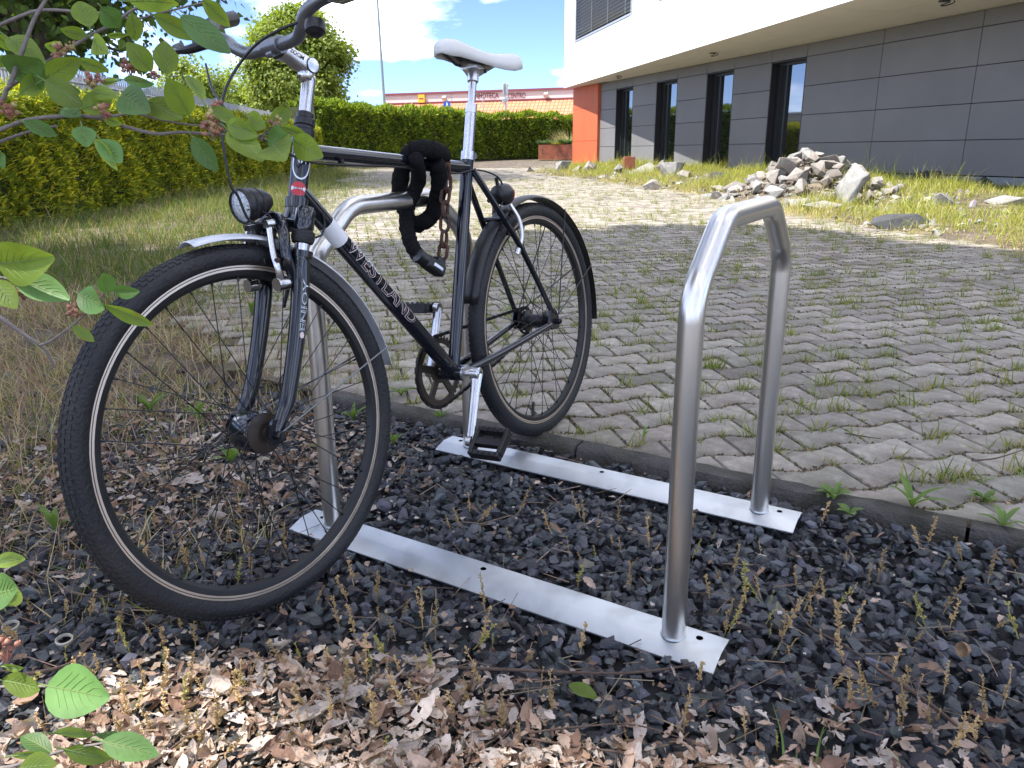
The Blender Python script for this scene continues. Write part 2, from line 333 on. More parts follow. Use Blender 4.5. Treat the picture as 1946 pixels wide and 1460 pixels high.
def spline(pts, n=8):
    P = np.asarray(pts, float); Q = np.vstack([2 * P[0] - P[1], P, 2 * P[-1] - P[-2]]); out = []
    for i in range(1, len(Q) - 2):
        for t in np.linspace(0, 1, n, endpoint=False):
            p0, p1, p2, p3 = Q[i - 1:i + 3]
            out.append(0.5 * (2 * p1 + (p2 - p0) * t + (2 * p0 - 5 * p1 + 4 * p2 - p3) * t * t + (3 * p1 - p0 - 3 * p2 + p3) * t ** 3))
    out.append(P[-1]); return np.array(out)
def text_mesh(s, size, offset=0.0, cuts=0, bold=0.0):
    cu = bpy.data.curves.new('t', 'FONT'); cu.body = s; cu.size = size; cu.offset = offset; cu.align_x = 'CENTER'; cu.align_y = 'CENTER'; cu.resolution_u = 3
    ob = bpy.data.objects.new('t', cu); COL.objects.link(ob); bpy.context.view_layer.update()
    dg = bpy.context.evaluated_depsgraph_get(); me = bpy.data.meshes.new_from_object(ob.evaluated_get(dg))
    bm = bmesh.new(); bm.from_mesh(me)
    if cuts:
        ys = [v.co.y for v in bm.verts]; lo, hi = min(ys), max(ys)
        for y in np.linspace(lo, hi, cuts + 2)[1:-1]:
            bmesh.ops.bisect_plane(bm, geom=bm.verts[:] + bm.edges[:] + bm.faces[:], plane_co=(0, float(y), 0), plane_no=(0, 1, 0))
    bm.verts.index_update()
    V = [v.co[:2] for v in bm.verts]; Fc = [[v.index for v in f.verts] for f in bm.faces]; bm.free()
    bpy.data.objects.remove(ob); bpy.data.curves.remove(cu); bpy.data.meshes.remove(me)
    return V, Fc

# ================================================================ SETTING: ground, gravel bed, paving, kerb
K0 = np.array([1.152, 1.573]); KU = np.array([-0.8445, 0.5356]); KN = np.array([0.5356, 0.8445])   # back edge of the kerb, its run (to the left), its normal (to the paving)
def kd(x, y): return (x - K0[0]) * KN[0] + (y - K0[1]) * KN[1]
BED = [(9.0, -0.2), (5.4, 2.4), (3.86, 5.84), (3.36, 7.94), (2.8, 12.77), (1.6, 17.0), (0.55, 20.4), (1.75, 24.8)]    # paving | planted bed
def bed_x(y): return np.interp(y, [p[1] for p in BED], [p[0] for p in BED])
def left_x(y): return np.interp(y, [2.6, 3.4, 4.0, 5.0, 8.0, 14, 26], [-.62, -1.15, -1.6, -2.0, -2.3, -3.1, -4.8]) + 0.06 * np.sin(np.asarray(y) * 3.1)
def smooth(a, lo, hi):
    t = np.clip((a - lo) / (hi - lo), 0, 1); return t * t * (3 - 2 * t)
def soil(x, y):
    x = np.asarray(x, float); y = np.asarray(y, float)
    z = pz(y) - 0.05
    z = np.where(kd(x, y) < -0.02, -0.055 - 0 * x, z)
    z = z + np.where(kd(x, y) > 0, 0.055 * smooth(left_x(y) - x, 0.0, 0.5), 0.03 * smooth(-1.2 - x, 0, 0.6))
    b = np.where(y < 24.8, x - bed_x(y), -1)
    z = z + np.where(y > 2.2, 0.07 * smooth(b, 0.0, 0.4) + 0.14 * smooth(b, 0.4, 2.6), 0)
    z = z + 0.46 * np.clip(1 - np.hypot((x - 4.15) / 0.95, (y - 11.2) / 1.15), 0, 1) ** 0.85
    return z
xs = np.concatenate([[-400, -150, -60, -30, -18], np.arange(-12, 16.01, 0.25), [20, 30, 60, 150, 400]])
ys = np.concatenate([[-300, -100, -30, -10, -5], np.arange(-3, 40.01, 0.25), [45, 60, 100, 200, 600]])
GX, GY = np.meshgrid(xs, ys); GZ = soil(GX, GY)
nx, ny = len(xs), len(ys)
idx = np.arange(nx * ny).reshape(ny, nx)
np_obj('ground', np.stack([GX, GY, GZ], -1).reshape(-1, 3), np.stack([idx[:-1, :-1], idx[:-1, 1:], idx[1:, 1:], idx[1:, :-1]], -1).reshape(-1, 4), 'soil', smooth=True)['kind'] = 'structure'

# --- paving: double-T interlocking pavers, rows running 11.5 degrees off the picture plane
pavement = None
E1 = np.array([math.cos(R_(11.5)), math.sin(R_(11.5))]); E2 = np.array([-E1[1], E1[0]]); PO = np.array([0.69, 1.916])
PL, PH, PA = 0.200, 0.140, 0.0110
def wv(x):
    t = (x / PL) % 1.0
    return np.interp(t, [0, .125, .375, .625, .875, 1.0], [1, 1, -1, -1, 1, 1])
def in_pave(x, y):
    return (kd(x, y) > 0) and (x > left_x(y)) and (x < bed_x(y) + 0.0) and y < 24.6
def clip_poly(P, q, n):
    out = []
    for i in range(len(P)):
        a, b = P[i], P[(i + 1) % len(P)]; da, db = (a - q) @ n, (b - q) @ n
        if da >= 0: out.append(a)
        if (da >= 0) != (db >= 0): out.append(a + (b - a) * (da / (da - db)))
    return np.array(out)
def paver_poly(k, j):
    x0 = (j + (0.5 if k % 2 == 0 else 0.0)) * PL                     # joint in the middle of the wide plateau
    xs = x0 + np.array([0, .125, .375, .625, .875, 1.0]) * PL
    sg = 1 if k % 2 == 0 else -1
    lo = k * PH + sg * PA * wv(xs); hi = (k + 1) * PH - sg * PA * wv(xs)
    return np.concatenate([np.stack([xs, lo], -1), np.stack([xs, hi], -1)[::-1]])
pav = []
for k in range(-14, 190):
    for j in range(-60, 60):
        c = PO + E1 * ((j + 0.5 + (0.5 if k % 2 == 0 else 0)) * PL) + E2 * ((k + 0.5) * PH)
        if not (kd(*c) > -0.11 and c[0] > left_x(c[1]) - 0.1 and c[0] < bed_x(c[1]) + 0.15 and 0.2 < c[1] < 24.0): continue
        sx, sy, sd = project(np.array([c[0], c[1], pz(c[1])]))
        if sd < 0.3 or sx < -260 or sx > 2250 or sy > 1560: continue
        pav.append((k, j, c, sx, sy, sd))
pav.sort(key=lambda p: p[5])
sand = MB()
gx = np.arange(-5.4, 9.4, 0.2); gy = np.arange(0.0, 25, 0.2)
for x in gx:
    for y in gy:
        if kd(x + .1, y + .1) > -0.16 and left_x(y) - 0.25 < x + .1 < bed_x(y) + 0.25 and y < 24.6:
            q4 = np.array([(x, y), (x + .2, y), (x + .2, y + .2), (x, y + .2)])
            if kd(x + .1, y + .1) < 0.2: q4 = clip_poly(q4, K0 - KN * 0.03, KN)
            if len(q4) >= 3: sand.add([(p[0], p[1], float(pz(p[1])) - .0065) for p in q4], [tuple(range(len(q4)))])
pavement = sand.build('pavement', 'jointsand', sharp=None); pavement['kind'] = 'structure'
jtint = np.random.default_rng(3)
def paver_geo(poly, c, top, far):
    n = len(poly); cen = poly.mean(0)
    shr = jtint.uniform(-.012, .006); inn = cen + (poly - cen) * (0.938 + shr); gap = cen + (poly - cen) * (0.968 + shr)
    tilt = jtint.normal(0, 0.006, 2); dz = jtint.normal(0, 0.0015)
    def P3(q, z): return np.column_stack([q - c, z + dz + (q - c) @ tilt + (pz(q[:, 1]) - pz(c[1]))])
    V = np.concatenate([P3(inn, np.full(n, 0.0)), P3(gap, np.full(n, -0.005)), P3(gap, np.full(n, -0.03))])
    Fc = [tuple(range(n))] + [(i, n + i, n + (i + 1) % n, (i + 1) % n) for i in range(n)]
    if not far: Fc += [(n + i, 2 * n + i, 2 * n + (i + 1) % n, n + (i + 1) % n) for i in range(n)]
    else: V = V[:2 * n]
    return V, Fc
PVT = np.array((0.295, 0.266, 0.222))
field_v, field_f, field_c, fk, n_ind = [], [], [], 0, 0
for (k, j, c, sx, sy, sd) in pav:
    loc = paver_poly(k, j); poly = PO + loc[:, :1] * E1 + loc[:, 1:] * E2
    if (((poly - K0) @ KN) < 0.004).any(): poly = clip_poly(poly, K0 + KN * 0.004, KN)
    if len(poly) < 3: continue
    ar = 0.5 * abs(np.dot(poly[:, 0], np.roll(poly[:, 1], 1)) - np.dot(poly[:, 1], np.roll(poly[:, 0], 1)))
    if ar < 0.0012: continue
    c = poly.mean(0); tint = PVT * (1 + jtint.normal(0, 0.13)) * (1 + jtint.normal(0, 0.015, 3))
    indiv = n_ind < 300 and -30 < sx < 1976 and sy < 1200
    V, Fc = paver_geo(poly, c, 0, not indiv and sd > 6)
    if indiv:
        me = bpy.data.meshes.new('paver'); me.from_pydata([tuple(p) for p in V], [], Fc); me.materials.append(MT['paver'])
        ca = me.color_attributes.new('Col', 'FLOAT_COLOR', 'POINT')
        ca.data.foreach_set('color', np.tile(np.append(tint, 1).astype(np.float32), len(V)))
        o = bpy.data.objects.new('paver', me); COL.objects.link(o); o.parent = pavement; o.location = (c[0], c[1], float(pz(c[1]))); n_ind += 1
    else:
        field_v.append(V + np.array([c[0], c[1], float(pz(c[1]))])); field_f += [tuple(i + fk for i in q) for q in Fc]; fk += len(V); field_c.append(np.tile(tint, (len(V), 1)))
me = bpy.data.meshes.new('paver_field'); me.from_pydata(np.concatenate(field_v).tolist(), [], field_f); me.materials.append(MT['paver'])
ca = me.color_attributes.new('Col', 'FLOAT_COLOR', 'POINT'); fc = np.concatenate(field_c); ca.data.foreach_set('color', np.column_stack([fc, np.ones(len(fc))]).astype(np.float32).ravel())
o = bpy.data.objects.new('paver_field', me); COL.objects.link(o); o.parent = pavement; o['kind'] = 'stuff'

# --- kerb stones
kerb = empty('kerb', (K0[0], K0[1], 0)); kerb['kind'] = 'structure'
s0 = 0.107 - 2.0
for i in range(4):
    a, b_ = s0 + i * 1.0 + 0.004, s0 + (i + 1) * 1.0 - 0.004
    bm_ = MB(); nseg = 16
    prof = [(-0.064, -0.12), (-0.065, 0.004), (-0.056, 0.016), (-0.010, 0.019), (-0.001, 0.012), (-0.001, -0.12)]
    V = []
    for q in np.linspace(a, b_, nseg + 1):
        for (n_, z_) in prof:
            jn, jz = (rng.normal(0, .0022), rng.normal(0, .0018)) if -0.1 < z_ else (0, 0)
            p = KU * q + KN * (n_ + jn); V.append((p[0], p[1], z_ + jz))
    m_ = len(prof)
    Fc = [(r * m_ + t, r * m_ + t + 1, (r + 1) * m_ + t + 1, (r + 1) * m_ + t) for r in range(nseg) for t in range(m_ - 1)]
    Fc += [tuple(range(m_)), tuple(nseg * m_ + t for t in range(m_))]
    bm_.add(V, Fc).build('kerb_stone', 'kerb', kerb, sharp=50)

# --- dark gravel (nobody could count it)
def frame_mask(P, m=120):
    sx, sy, sd = project(P); return (sd > 0.3) & (sx > -m) & (sx < IW + m) & (sy < IH + 220) & (sy > -50)
RAILW = np.array([0.5333, 0.8459]); RAILU = np.array([-0.8459, 0.5333]); FB = np.array([0.2885, 1.2151])
def rail_near(x, y, mrg=0.0):
    t = (x - FB[0]) * RAILU[0] + (y - FB[1]) * RAILU[1]; w = (x - FB[0]) * RAILW[0] + (y - FB[1]) * RAILW[1]
    on = (t > -0.09 - mrg) & (t < 0.94 + mrg); return on & ((np.abs(w) < 0.052 + mrg) | (np.abs(w - 0.572) < 0.052 + mrg))
G_T = [hull(11, (1, 0.78, 0.5), s, 0.3) for s in range(14)]
Ng = 62000
gp = np.stack([rng.uniform(-2.6, 2.2, Ng), rng.uniform(0.45, 3.3, Ng)], -1)
kk = kd(gp[:, 0], gp[:, 1]); keep = (kk < -0.074)
fade = smooth(-gp[:, 0] + 0.25 * np.sin(gp[:, 1] * 5), 0.75, 1.5) * smooth(gp[:, 1], 1.25, 1.9)
keep &= rng.uniform(0, 1, Ng) > fade * 0.93
gp = gp[keep]; n = len(gp); layer = rng.uniform(0, 1, n)
sz = rng.lognormal(math.log(0.0160), 0.36, n).clip(0.006, 0.031)
gz_ = -0.043 + 0.035 * layer + 0.012 * smooth(kk[keep], -0.25, -0.09) + 0.004 * np.sin(gp[:, 0] * 6) * np.cos(gp[:, 1] * 5) - sz * 0.25
nr = rail_near(gp[:, 0], gp[:, 1], 0.005); gz_ = np.where(nr, np.minimum(gz_, -0.043), gz_)
pos = np.column_stack([gp, gz_]); fm = frame_mask(pos); pos, sz = pos[fm], sz[fm]; n = len(pos)
gcol = vary((0.066, 0.070, 0.077), n, 0.42, 0.04); br_ = rng.uniform(0, 1, n) < 0.10; gcol[br_] = vary((0.105, 0.098, 0.09), br_.sum(), 0.3)
tid = rng.integers(0, len(G_T), n); rot = rand_rot(n, 0.5)
scatter([(G_T[t][0], G_T[t][1], pos[tid == t], rot[tid == t], sz[tid == t][:, None] * rng.uniform(0.75, 1.3, ((tid == t).sum(), 3)), gcol[tid == t]) for t in range(len(G_T))], 'gravel', 'gravel')
tag(bpy.data.objects['gravel'], 'dark anthracite crushed stone gravel filling the bed under the rack', 'gravel', kind='stuff')

# ================================================================ BUILDING (grey ground floor, white overhanging upper floor)
B_ANG, B_TILT, B_O = R_(18.762), R_(-0.3209), np.array([2.6916, 24.2, 0.0])
BD = np.array([math.sin(B_ANG) * math.cos(B_TILT), -math.cos(B_ANG) * math.cos(B_TILT), math.sin(B_TILT)])
BU = np.array([-math.sin(B_ANG) * math.sin(B_TILT), math.cos(B_ANG) * math.sin(B_TILT), math.cos(B_TILT)])
BN = np.array([-math.cos(B_ANG), -math.sin(B_ANG), 0.0])
bld = empty('office_building', B_O); Mx = Matrix.Identity(4)
for i in range(3): Mx[i][0], Mx[i][1], Mx[i][2], Mx[i][3] = BD[i], BN[i], BU[i], B_O[i]
bld.matrix_world = Mx                                                # local frame: u along the wall to the right, n outwards, z up  (left-handed pair handled by u,-n)
# make it a proper rotation: use columns (BD, -BN, BU) and feed y = -n
for i in range(3): Mx[i][1] = -BN[i]
bld.matrix_world = Mx
tag(bld, 'office building with white overhanging upper floor and dark grey panelled ground floor', 'building')
def blocal(P): return np.array([(P - B_O) @ BD, (P - B_O) @ BN, (P - B_O) @ BU])
def bbox(name, m, u0, u1, n0, n1, z0, z1, parent=bld, bevel=0):
    return MB().box(((u0 + u1) / 2, -(n0 + n1) / 2, (z0 + z1) / 2), (u1 - u0, abs(n1 - n0), z1 - z0)).build(name, m, parent, sharp=30, bevel=bevel)
Z0, Z1, Z2, Z3, Z4, Z5 = 0.557, 1.067, 1.581, 2.097, 2.618, 2.848
WIN = [(1.02, 2.045), (3.325, 4.36), (5.65, 6.70), (7.985, 9.038)]
ULEFT, URIGHT = -1.86, 22.0
# ground-floor core behind the panels with window openings left free
seg = [0.0]
for a, b_ in WIN: seg += [a, b_]
seg.append(URIGHT)
core = MB()
for i in range(0, len(seg), 2): core.box(((seg[i] + seg[i + 1]) / 2, 0.18, (0.1 + Z5) / 2), (seg[i + 1] - seg[i], 0.30, Z5 - 0.1))
for a, b_ in WIN:
    core.box(((a + b_) / 2, 0.18, (Z4 + Z5) / 2), (b_ - a, 0.30, Z5 - Z4)); core.box(((a + b_) / 2, 0.18, 0.3), (b_ - a, 0.30, 0.4))
core.box((10.0, 4.2, 1.45), (23.7, 0.2, 2.7)); core.box((21.9, 2.2, 1.45), (0.2, 4.2, 2.7))
core.build('wall_core', 'wall_back', bld)
bbox('interior_floor', 'plinth', -0.0, 21.8, -4.1, -0.34, 0.30, 0.42)
g = 0.006
cols_ = [(0.0, 1.02), (2.045, 3.325), (4.36, 5.65), (6.70, 7.985), (9.038, 10.92), (10.92, 12.80), (12.80, 14.68), (14.68, 16.56), (16.56, 18.44), (18.44, 20.32)]
for (a, b_) in cols_:
    for (lo, hi) in ((Z0, Z1), (Z1, Z2), (Z2, Z3), (Z3, Z4)):
        bbox('wall_panel', 'wall_dark', a + g, b_ - g, 0.0, -0.025, lo + g, hi - g)
tops = [0.0, 1.02, 2.045, 3.325, 4.36, 5.65, 6.70, 7.985, 9.038, 10.92, 12.80, 14.68, 16.56, 18.44, 20.32]
for a, b_ in zip(tops[:-1], tops[1:]): bbox('wall_panel', 'wall_dark', a + g, b_ - g, 0.0, -0.025, Z4 + g, Z5 - 0.004)
bbox('plinth', 'plinth', 0.0, 20.5, -0.012, -0.029, 0.0, Z0 - 0.012)
for (a, b_) in WIN:
    fr = MB(); zb, zt = 0.50, Z4 - 0.004
    for (u0, u1, l, h_) in ((a + .004, a + .07, zb, zt), (b_ - .07, b_ - .004, zb, zt), (a + .07, b_ - .07, zb, zb + .07), (a + .07, b_ - .07, zt - .07, zt)):
        fr.box(((u0 + u1) / 2, 0.20, (l + h_) / 2), (u1 - u0, 0.09, h_ - l))
    fr.box((a + 0.30, 0.205, (zb + zt) / 2), (0.05, 0.08, zt - zb - 0.14))
    fr.box((a + 0.012, 0.075, (zb + zt) / 2), (0.018, 0.145, zt - zb)); fr.box((b_ - 0.012, 0.075, (zb + zt) / 2), (0.018, 0.145, zt - zb))
    fr.box(((a + b_) / 2, 0.075, zt - 0.012), (b_ - a - 0.05, 0.145, 0.018))
    w = fr.build('window', 'winframe', bld)
    MB().box(((a + b_) / 2, 0.215, (zb + zt) / 2), (b_ - a - 0.12, 0.012, zt - zb - 0.12)).build('pane', 'glass', w)
    MB().box(((a + b_) / 2, 0.06, zb - 0.02), (b_ - a + 0.02, 0.26, 0.025)).build('sill', 'plinth', w)
# orange end panels
for (lo, hi) in ((-0.05, 1.40), (1.40, 2.28), (2.28, Z5 - .004)):
    pass
OZ = [0.30, 1.245, 2.20, Z5 - 0.004]
for lo, hi in zip(OZ[:-1], OZ[1:]): bbox('orange_panel', 'orange', ULEFT + 0.01, 0.0, 0.085, -0.02, lo + 0.006, hi - 0.006)
bbox('orange_wall_core', 'orange', ULEFT, -0.012, 0.075, -4.3, 0.1, Z5 - 0.012)
# overhanging upper floor, its front runs at a slight angle to the wall below
def front_n(u): return 0.80 + (2.40 - 0.80) * (u - ULEFT) / (12.84 - ULEFT)
best = min(np.arange(0.2, 1.6, 0.01), key=lambda n_: abs(project(B_O + BD * ULEFT + BN * n_ + BU * Z5)[0] - 1072))
N0 = float(best); N1 = 2.40
def front_n(u): return N0 + (N1 - N0) * (u - ULEFT) / (12.84 - ULEFT)
FA = np.array([ULEFT, N0]); FD = np.array([12.84 - ULEFT, N1 - N0]); FL = np.linalg.norm(FD); FD /= FL; FNn = np.array([-FD[1], FD[0]])
def fp(x, y):                                                        # photo pixel -> (t along front, z) on the white front plane
    o3 = B_O + BD * FA[0] + BN * FA[1]; d3 = BD * FD[0] + BN * FD[1]; n3 = BD * FNn[0] + BN * FNn[1]
    d = ray(x, y); t = ((o3 - CAMP) @ n3) / (d @ n3); Q = CAMP + d * t - o3; return float(Q @ d3), float(Q @ BU)
def fbox(name, m, t0, t1, z0, z1, d0=0.0, d1=-0.03, parent=bld, bevel=0):  # box on the white front, d measured outwards
    c = FA + FD * (t0 + t1) / 2 + FNn * (d0 + d1) / 2; Rm = np.array([[FD[0], -FNn[0], 0], [-FD[1], FNn[1], 0], [0, 0, 1]])
    return MB().box((c[0], -c[1], (z0 + z1) / 2), (t1 - t0, abs(d1 - d0), z1 - z0), Rm).build(name, m, parent, sharp=30, bevel=bevel)
TEND, ZTOP = 22.0, 6.6
e1 = FA + FD * TEND
def slab(name, m, z0, z1, inset):
    a = FA + FD * inset - FNn * 0.03; b_ = FA + FD * TEND - FNn * 0.03
    poly = [(a[0], -a[1]), (b_[0], -b_[1]), (b_[0], 4.3), (ULEFT + inset, 4.3)]
    return MB().prism(poly, z0, z1).build(name, m, bld, sharp=30)
slab('upper_floor_core', 'white_panel', Z5 + 0.03, ZTOP, 0.02)
slab('roof', 'plinth', ZTOP + 0.002, ZTOP + 0.15, 0.0)
joint_t = [0.0] + [fp(x, y)[0] for x, y in ((1248, 107), (1337.7, 80), (1414.5, 58), (1486.8, 36), (1571, 12))]
dt_ = joint_t[-1] - joint_t[-2]
while joint_t[-1] + dt_ < TEND: joint_t.append(joint_t[-1] + dt_)
ZS = float(np.mean([fp(1092, 80)[1], fp(1199, 30)[1]]))               # sill line of the upper windows
for a, b_ in zip(joint_t[:-1], joint_t[1:]):
    fbox('facade_panel', 'white_panel', a + .004, b_ - .004, Z5 - 0.01, ZS - 0.012)
tw0, tw1 = fp(1092, 60)[0], fp(1199, 20)[0]; tg1 = fp(1249, 5)[0]
fbox('facade_panel', 'white_panel', 0.004, tw0 - .004, ZS - .004, ZTOP)
fbox('facade_panel', 'bluegrey', tw1 + .004, tg1 - .004, ZS - .004, ZTOP, -0.02, -0.045)
t = tg1
while t < TEND - 1:
    fbox('facade_panel', 'bluegrey', t + 2.3, min(t + 3.4, TEND), ZS - .004, ZTOP, -0.02, -0.045); t += 3.4
def blind_window(t0, t1, slats):
    w = MB(); 
    def fb(a, b_, z0, z1, d0, d1):
        c = FA + FD * (a + b_) / 2 + FNn * (d0 + d1) / 2; Rm = np.array([[FD[0], -FNn[0], 0], [-FD[1], FNn[1], 0], [0, 0, 1]])
        w.box((c[0], -c[1], (z0 + z1) / 2), (b_ - a, abs(d1 - d0), z1 - z0), Rm)
    fb(t0, t0 + 0.12, ZS, 5.9, 0.0, -0.03); fb(t1 - .03, t1, ZS, 5.9, 0.0, -0.03); fb(t0 + .12, t1 - .03, ZS - 0.003, ZS + 0.05, 0.015, -0.03)
    for q in (0.33, 0.62, 0.9): fb(t0 + (t1 - t0) * q - .03, t0 + (t1 - t0) * q + .03, ZS + .05, 5.9, -0.022, -0.029)
    wo = w.build('window', 'slat', bld, sharp=30)
    fbox('pane', 'glass', t0 + .12, t1 - .03, ZS + .05, 5.9, -0.0285, -0.0295, parent=wo)
    if slats:
        z = ZS + 0.10
        while z < 5.4:
            c = FA + FD * (t0 + t1 + .09) / 2 + FNn * 0.012; Rm = np.array([[FD[0], -FNn[0], 0], [-FD[1], FNn[1], 0], [0, 0, 1]])
            ra = 0.5; Rx = np.array([[1, 0, 0], [0, math.cos(ra), -math.sin(ra)], [0, math.sin(ra), math.cos(ra)]])
            MB().box((c[0], -c[1], z), (t1 - t0 - .16, 0.075, 0.004), Rm @ Rx).build('slat', 'slat', wo, sharp=30); z += 0.085
blind_window(tw0, tw1, True)
t = tg1 + 0.01
while t < TEND - 3: blind_window(t, t + 2.28, False); t += 3.4
# soffit panels
ue = np.arange(ULEFT, 19.5, 2.35)
for a, b_ in zip(ue[:-1], ue[1:]):
    for r0, r1 in ((0.0, 0.5), (0.5, 1.0)):
        q = [(a + .006, front_n(a) * r0 + .006), (b_ - .006, front_n(b_) * r0 + .006), (b_ - .006, front_n(b_) * r1 - .008), (a + .006, front_n(a) * r1 - .008)]
        if r1 == 1.0: q[2] = (q[2][0], front_n(b_) - 0.034); q[3] = (q[3][0], front_n(a) - 0.034)
        if r0 == 0.0 and a < 0: q[0] = (q[0][0], 0.09); q[1] = (min(q[1][0], b_), 0.09)
        MB().prism([(u_, -n_) for u_, n_ in q], Z5, Z5 + 0.012).build('soffit_panel', 'soffit', bld, sharp=30)
for (x, y) in ((1175, 144.5), (1355, 101), (1795, 1.5)):
    d = ray(x, y); P = CAMP + d * (((B_O + BU * (Z5 - 0.002)) - CAMP) @ BU / (d @ BU)); q = blocal(P)
    lo = MB().lathe([(0.055, -0.014), (0.075, -0.012), (0.075, 0.0), (0.0, 0.0)], (q[0], -q[1], Z5), (0, 0, 1), 16)
    li = lo.build('downlight', 'winframe', bld)
    cir = [(q[0] + 0.10 * math.cos(a) + 0.06, -q[1] + 0.05 * math.sin(a), Z5 - 0.03 - 0.03 * math.sin(a / 2)) for a in np.linspace(0, 5.5, 16)]
    MB().tube(cir, 0.008, 6).build('loose_cable', 'blackm', li)

# ================================================================ HEDGES
def hedge(name, label, pts, width, ztop, dens, size, cols, seedphase, zbase=None, inner_only=False):
    pts = np.asarray(pts, float); root = empty(name, (pts[0][0], pts[0][1], float(soil(*pts[0])))); tag(root, label, 'hedge')
    segs = []; P_all, N_all = [], []
    for a, b_ in zip(pts[:-1], pts[1:]):
        L = np.linalg.norm(b_ - a); d = (b_ - a) / L; nn = np.array([d[1], -d[0]])     # nn: right-hand side = side seen by the camera
        segs.append((a, d, L, nn))
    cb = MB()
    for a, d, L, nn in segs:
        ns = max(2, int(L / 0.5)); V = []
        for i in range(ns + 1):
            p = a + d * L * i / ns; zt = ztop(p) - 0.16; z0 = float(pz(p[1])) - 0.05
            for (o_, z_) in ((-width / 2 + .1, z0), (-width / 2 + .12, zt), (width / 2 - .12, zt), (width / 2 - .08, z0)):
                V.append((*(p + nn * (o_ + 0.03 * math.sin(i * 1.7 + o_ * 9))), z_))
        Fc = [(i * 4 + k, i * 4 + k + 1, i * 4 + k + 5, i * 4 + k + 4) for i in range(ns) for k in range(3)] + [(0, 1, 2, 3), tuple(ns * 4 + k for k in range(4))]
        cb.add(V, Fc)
        # foliage points on the seen face and the top
        nf = int(L * 2.2 * dens); s_ = rng.uniform(0, L, nf); zz = rng.uniform(0, 1, nf); base = a + np.outer(s_, d)
        zt = np.array([ztop(q) for q in base]); z0 = pz(base[:, 1]); z = z0 + (zt - z0) * zz ** 0.9
        lump = 0.05 * np.sin(s_ * 3.1 + z * 2 + seedphase) + 0.045 * np.sin(s_ * 7.3 - z * 5) + 0.03 * np.sin(s_ * 15 + z * 11)
        off = width / 2 + lump - 0.10 * rng.uniform(0, 1, nf) ** 2 - 0.22 * smooth(zz, 0.9, 1.0)
        P_all.append(np.column_stack([base + nn * off[:, None], z])); N_all.append(np.tile([nn[0], nn[1], 0.25], (nf, 1)))
        nt_ = int(L * width * dens * 1.0); s_ = rng.uniform(0, L, nt_); o_ = rng.uniform(-width / 2, width / 2, nt_); base = a + np.outer(s_, d) + np.outer(o_, nn)
        zt = np.array([ztop(q) for q in base]) + 0.05 * np.sin(s_ * 5 + o_ * 4) + rng.normal(0, 0.035, nt_) - 0.12 * (np.abs(o_) / (width / 2)) ** 4
        P_all.append(np.column_stack([base, zt])); N_all.append(np.tile([0, 0, 1.0], (nt_, 1)))
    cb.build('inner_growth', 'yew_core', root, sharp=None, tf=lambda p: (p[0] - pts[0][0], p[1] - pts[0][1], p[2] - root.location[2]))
    P = np.concatenate(P_all); Nn = np.concatenate(N_all); n = len(P)
    sx, sy, sd = project(P); k = (sd > 0.5) & (sx > -40) & (sx < IW + 40); P, Nn = P[k], Nn[k]; n = len(P)
    # spray: narrow bent feather pointing outwards and slightly up
    tv = np.array([[-.10, 0, 0], [.10, 0, 0], [-.20, .5, .10], [.20, .5, .10], [-.06, 1.15, -.06], [.06, 1.15, -.06]]); tf = np.array([[0, 1, 3, 2], [2, 3, 5, 4]])
    dirn = Nn + rng.normal(0, 0.55, (n, 3)) + np.array([0, 0, 0.35]); dirn /= np.linalg.norm(dirn, axis=1)[:, None]
    side = np.cross(dirn, rng.normal(0, 1, (n, 3)) + np.array([0, 0, 1.5])); side /= np.linalg.norm(side, axis=1)[:, None]; up = np.cross(side, dirn)
    rot = np.stack([side, dirn, up], -1)
    tone = rng.uniform(0, 1, n)[:, None]; c = np.asarray(cols[0]) * (1 - tone) + np.asarray(cols[1]) * tone
    patch = 0.5 + 0.5 * np.sin(P[:, 0] * 2.3 + seedphase) * np.sin(P[:, 1] * 1.9) * np.sin(P[:, 2] * 3.7 + P[:, 1]); yg = (rng.uniform(0, 1, n) < 0.18 + 0.30 * patch)
    c[yg] = np.asarray(cols[2]) * rng.uniform(0.7, 1.2, (yg.sum(), 1)); c *= rng.uniform(0.7, 1.25, (n, 1))
    fo = scatter([(tv, tf, P - np.array([pts[0][0], pts[0][1], root.location[2]]), rot, size * rng.uniform(0.6, 1.4, n), c)], 'foliage', 'yew', root)
    return root
hedge('yew_hedge', 'long clipped yew hedge with yellow-green shoots along the left verge', [(-5.75, -1.5), (-5.85, 7.0), (-6.1, 15.0), (-6.6, 26.0)], 1.3, lambda p: 1.57 + 0.012 * (p[1] - 8), 2000, 0.056,
      ((0.12, 0.18, 0.025), (0.24, 0.29, 0.034), (0.54, 0.51, 0.05)), 0.3)
hedge('yew_hedge', 'tall dense green hedge closing off the far end of the yard', [(-6.6, 26.0), (-1.6, 34.2), (4.5, 37.6), (9, 39)], 1.4, lambda p: 2.50 + 0.05 * math.sin(p[0] * 1.7), 600, 0.11,
      ((0.085, 0.14, 0.022), (0.15, 0.22, 0.03), (0.31, 0.37, 0.04)), 1.9)

# dark earth sheet under the gravel
gb = MB()
for i, q in enumerate(np.arange(-1.2, 3.4, 0.2)):
    for w in np.arange(-2.6, -0.05, 0.17):
        c4 = [K0 + KU * (q + a) + KN * (w + b) for a, b in ((0, 0), (.2, 0), (.2, .17), (0, .17))]
        if c4[0][0] < -1.6: continue
        gb.add([(p[0], p[1], -0.047) for p in c4], [(0, 1, 2, 3)])
gb.build('gravel_bed', 'soil_dark', sharp=None)['kind'] = 'structure'

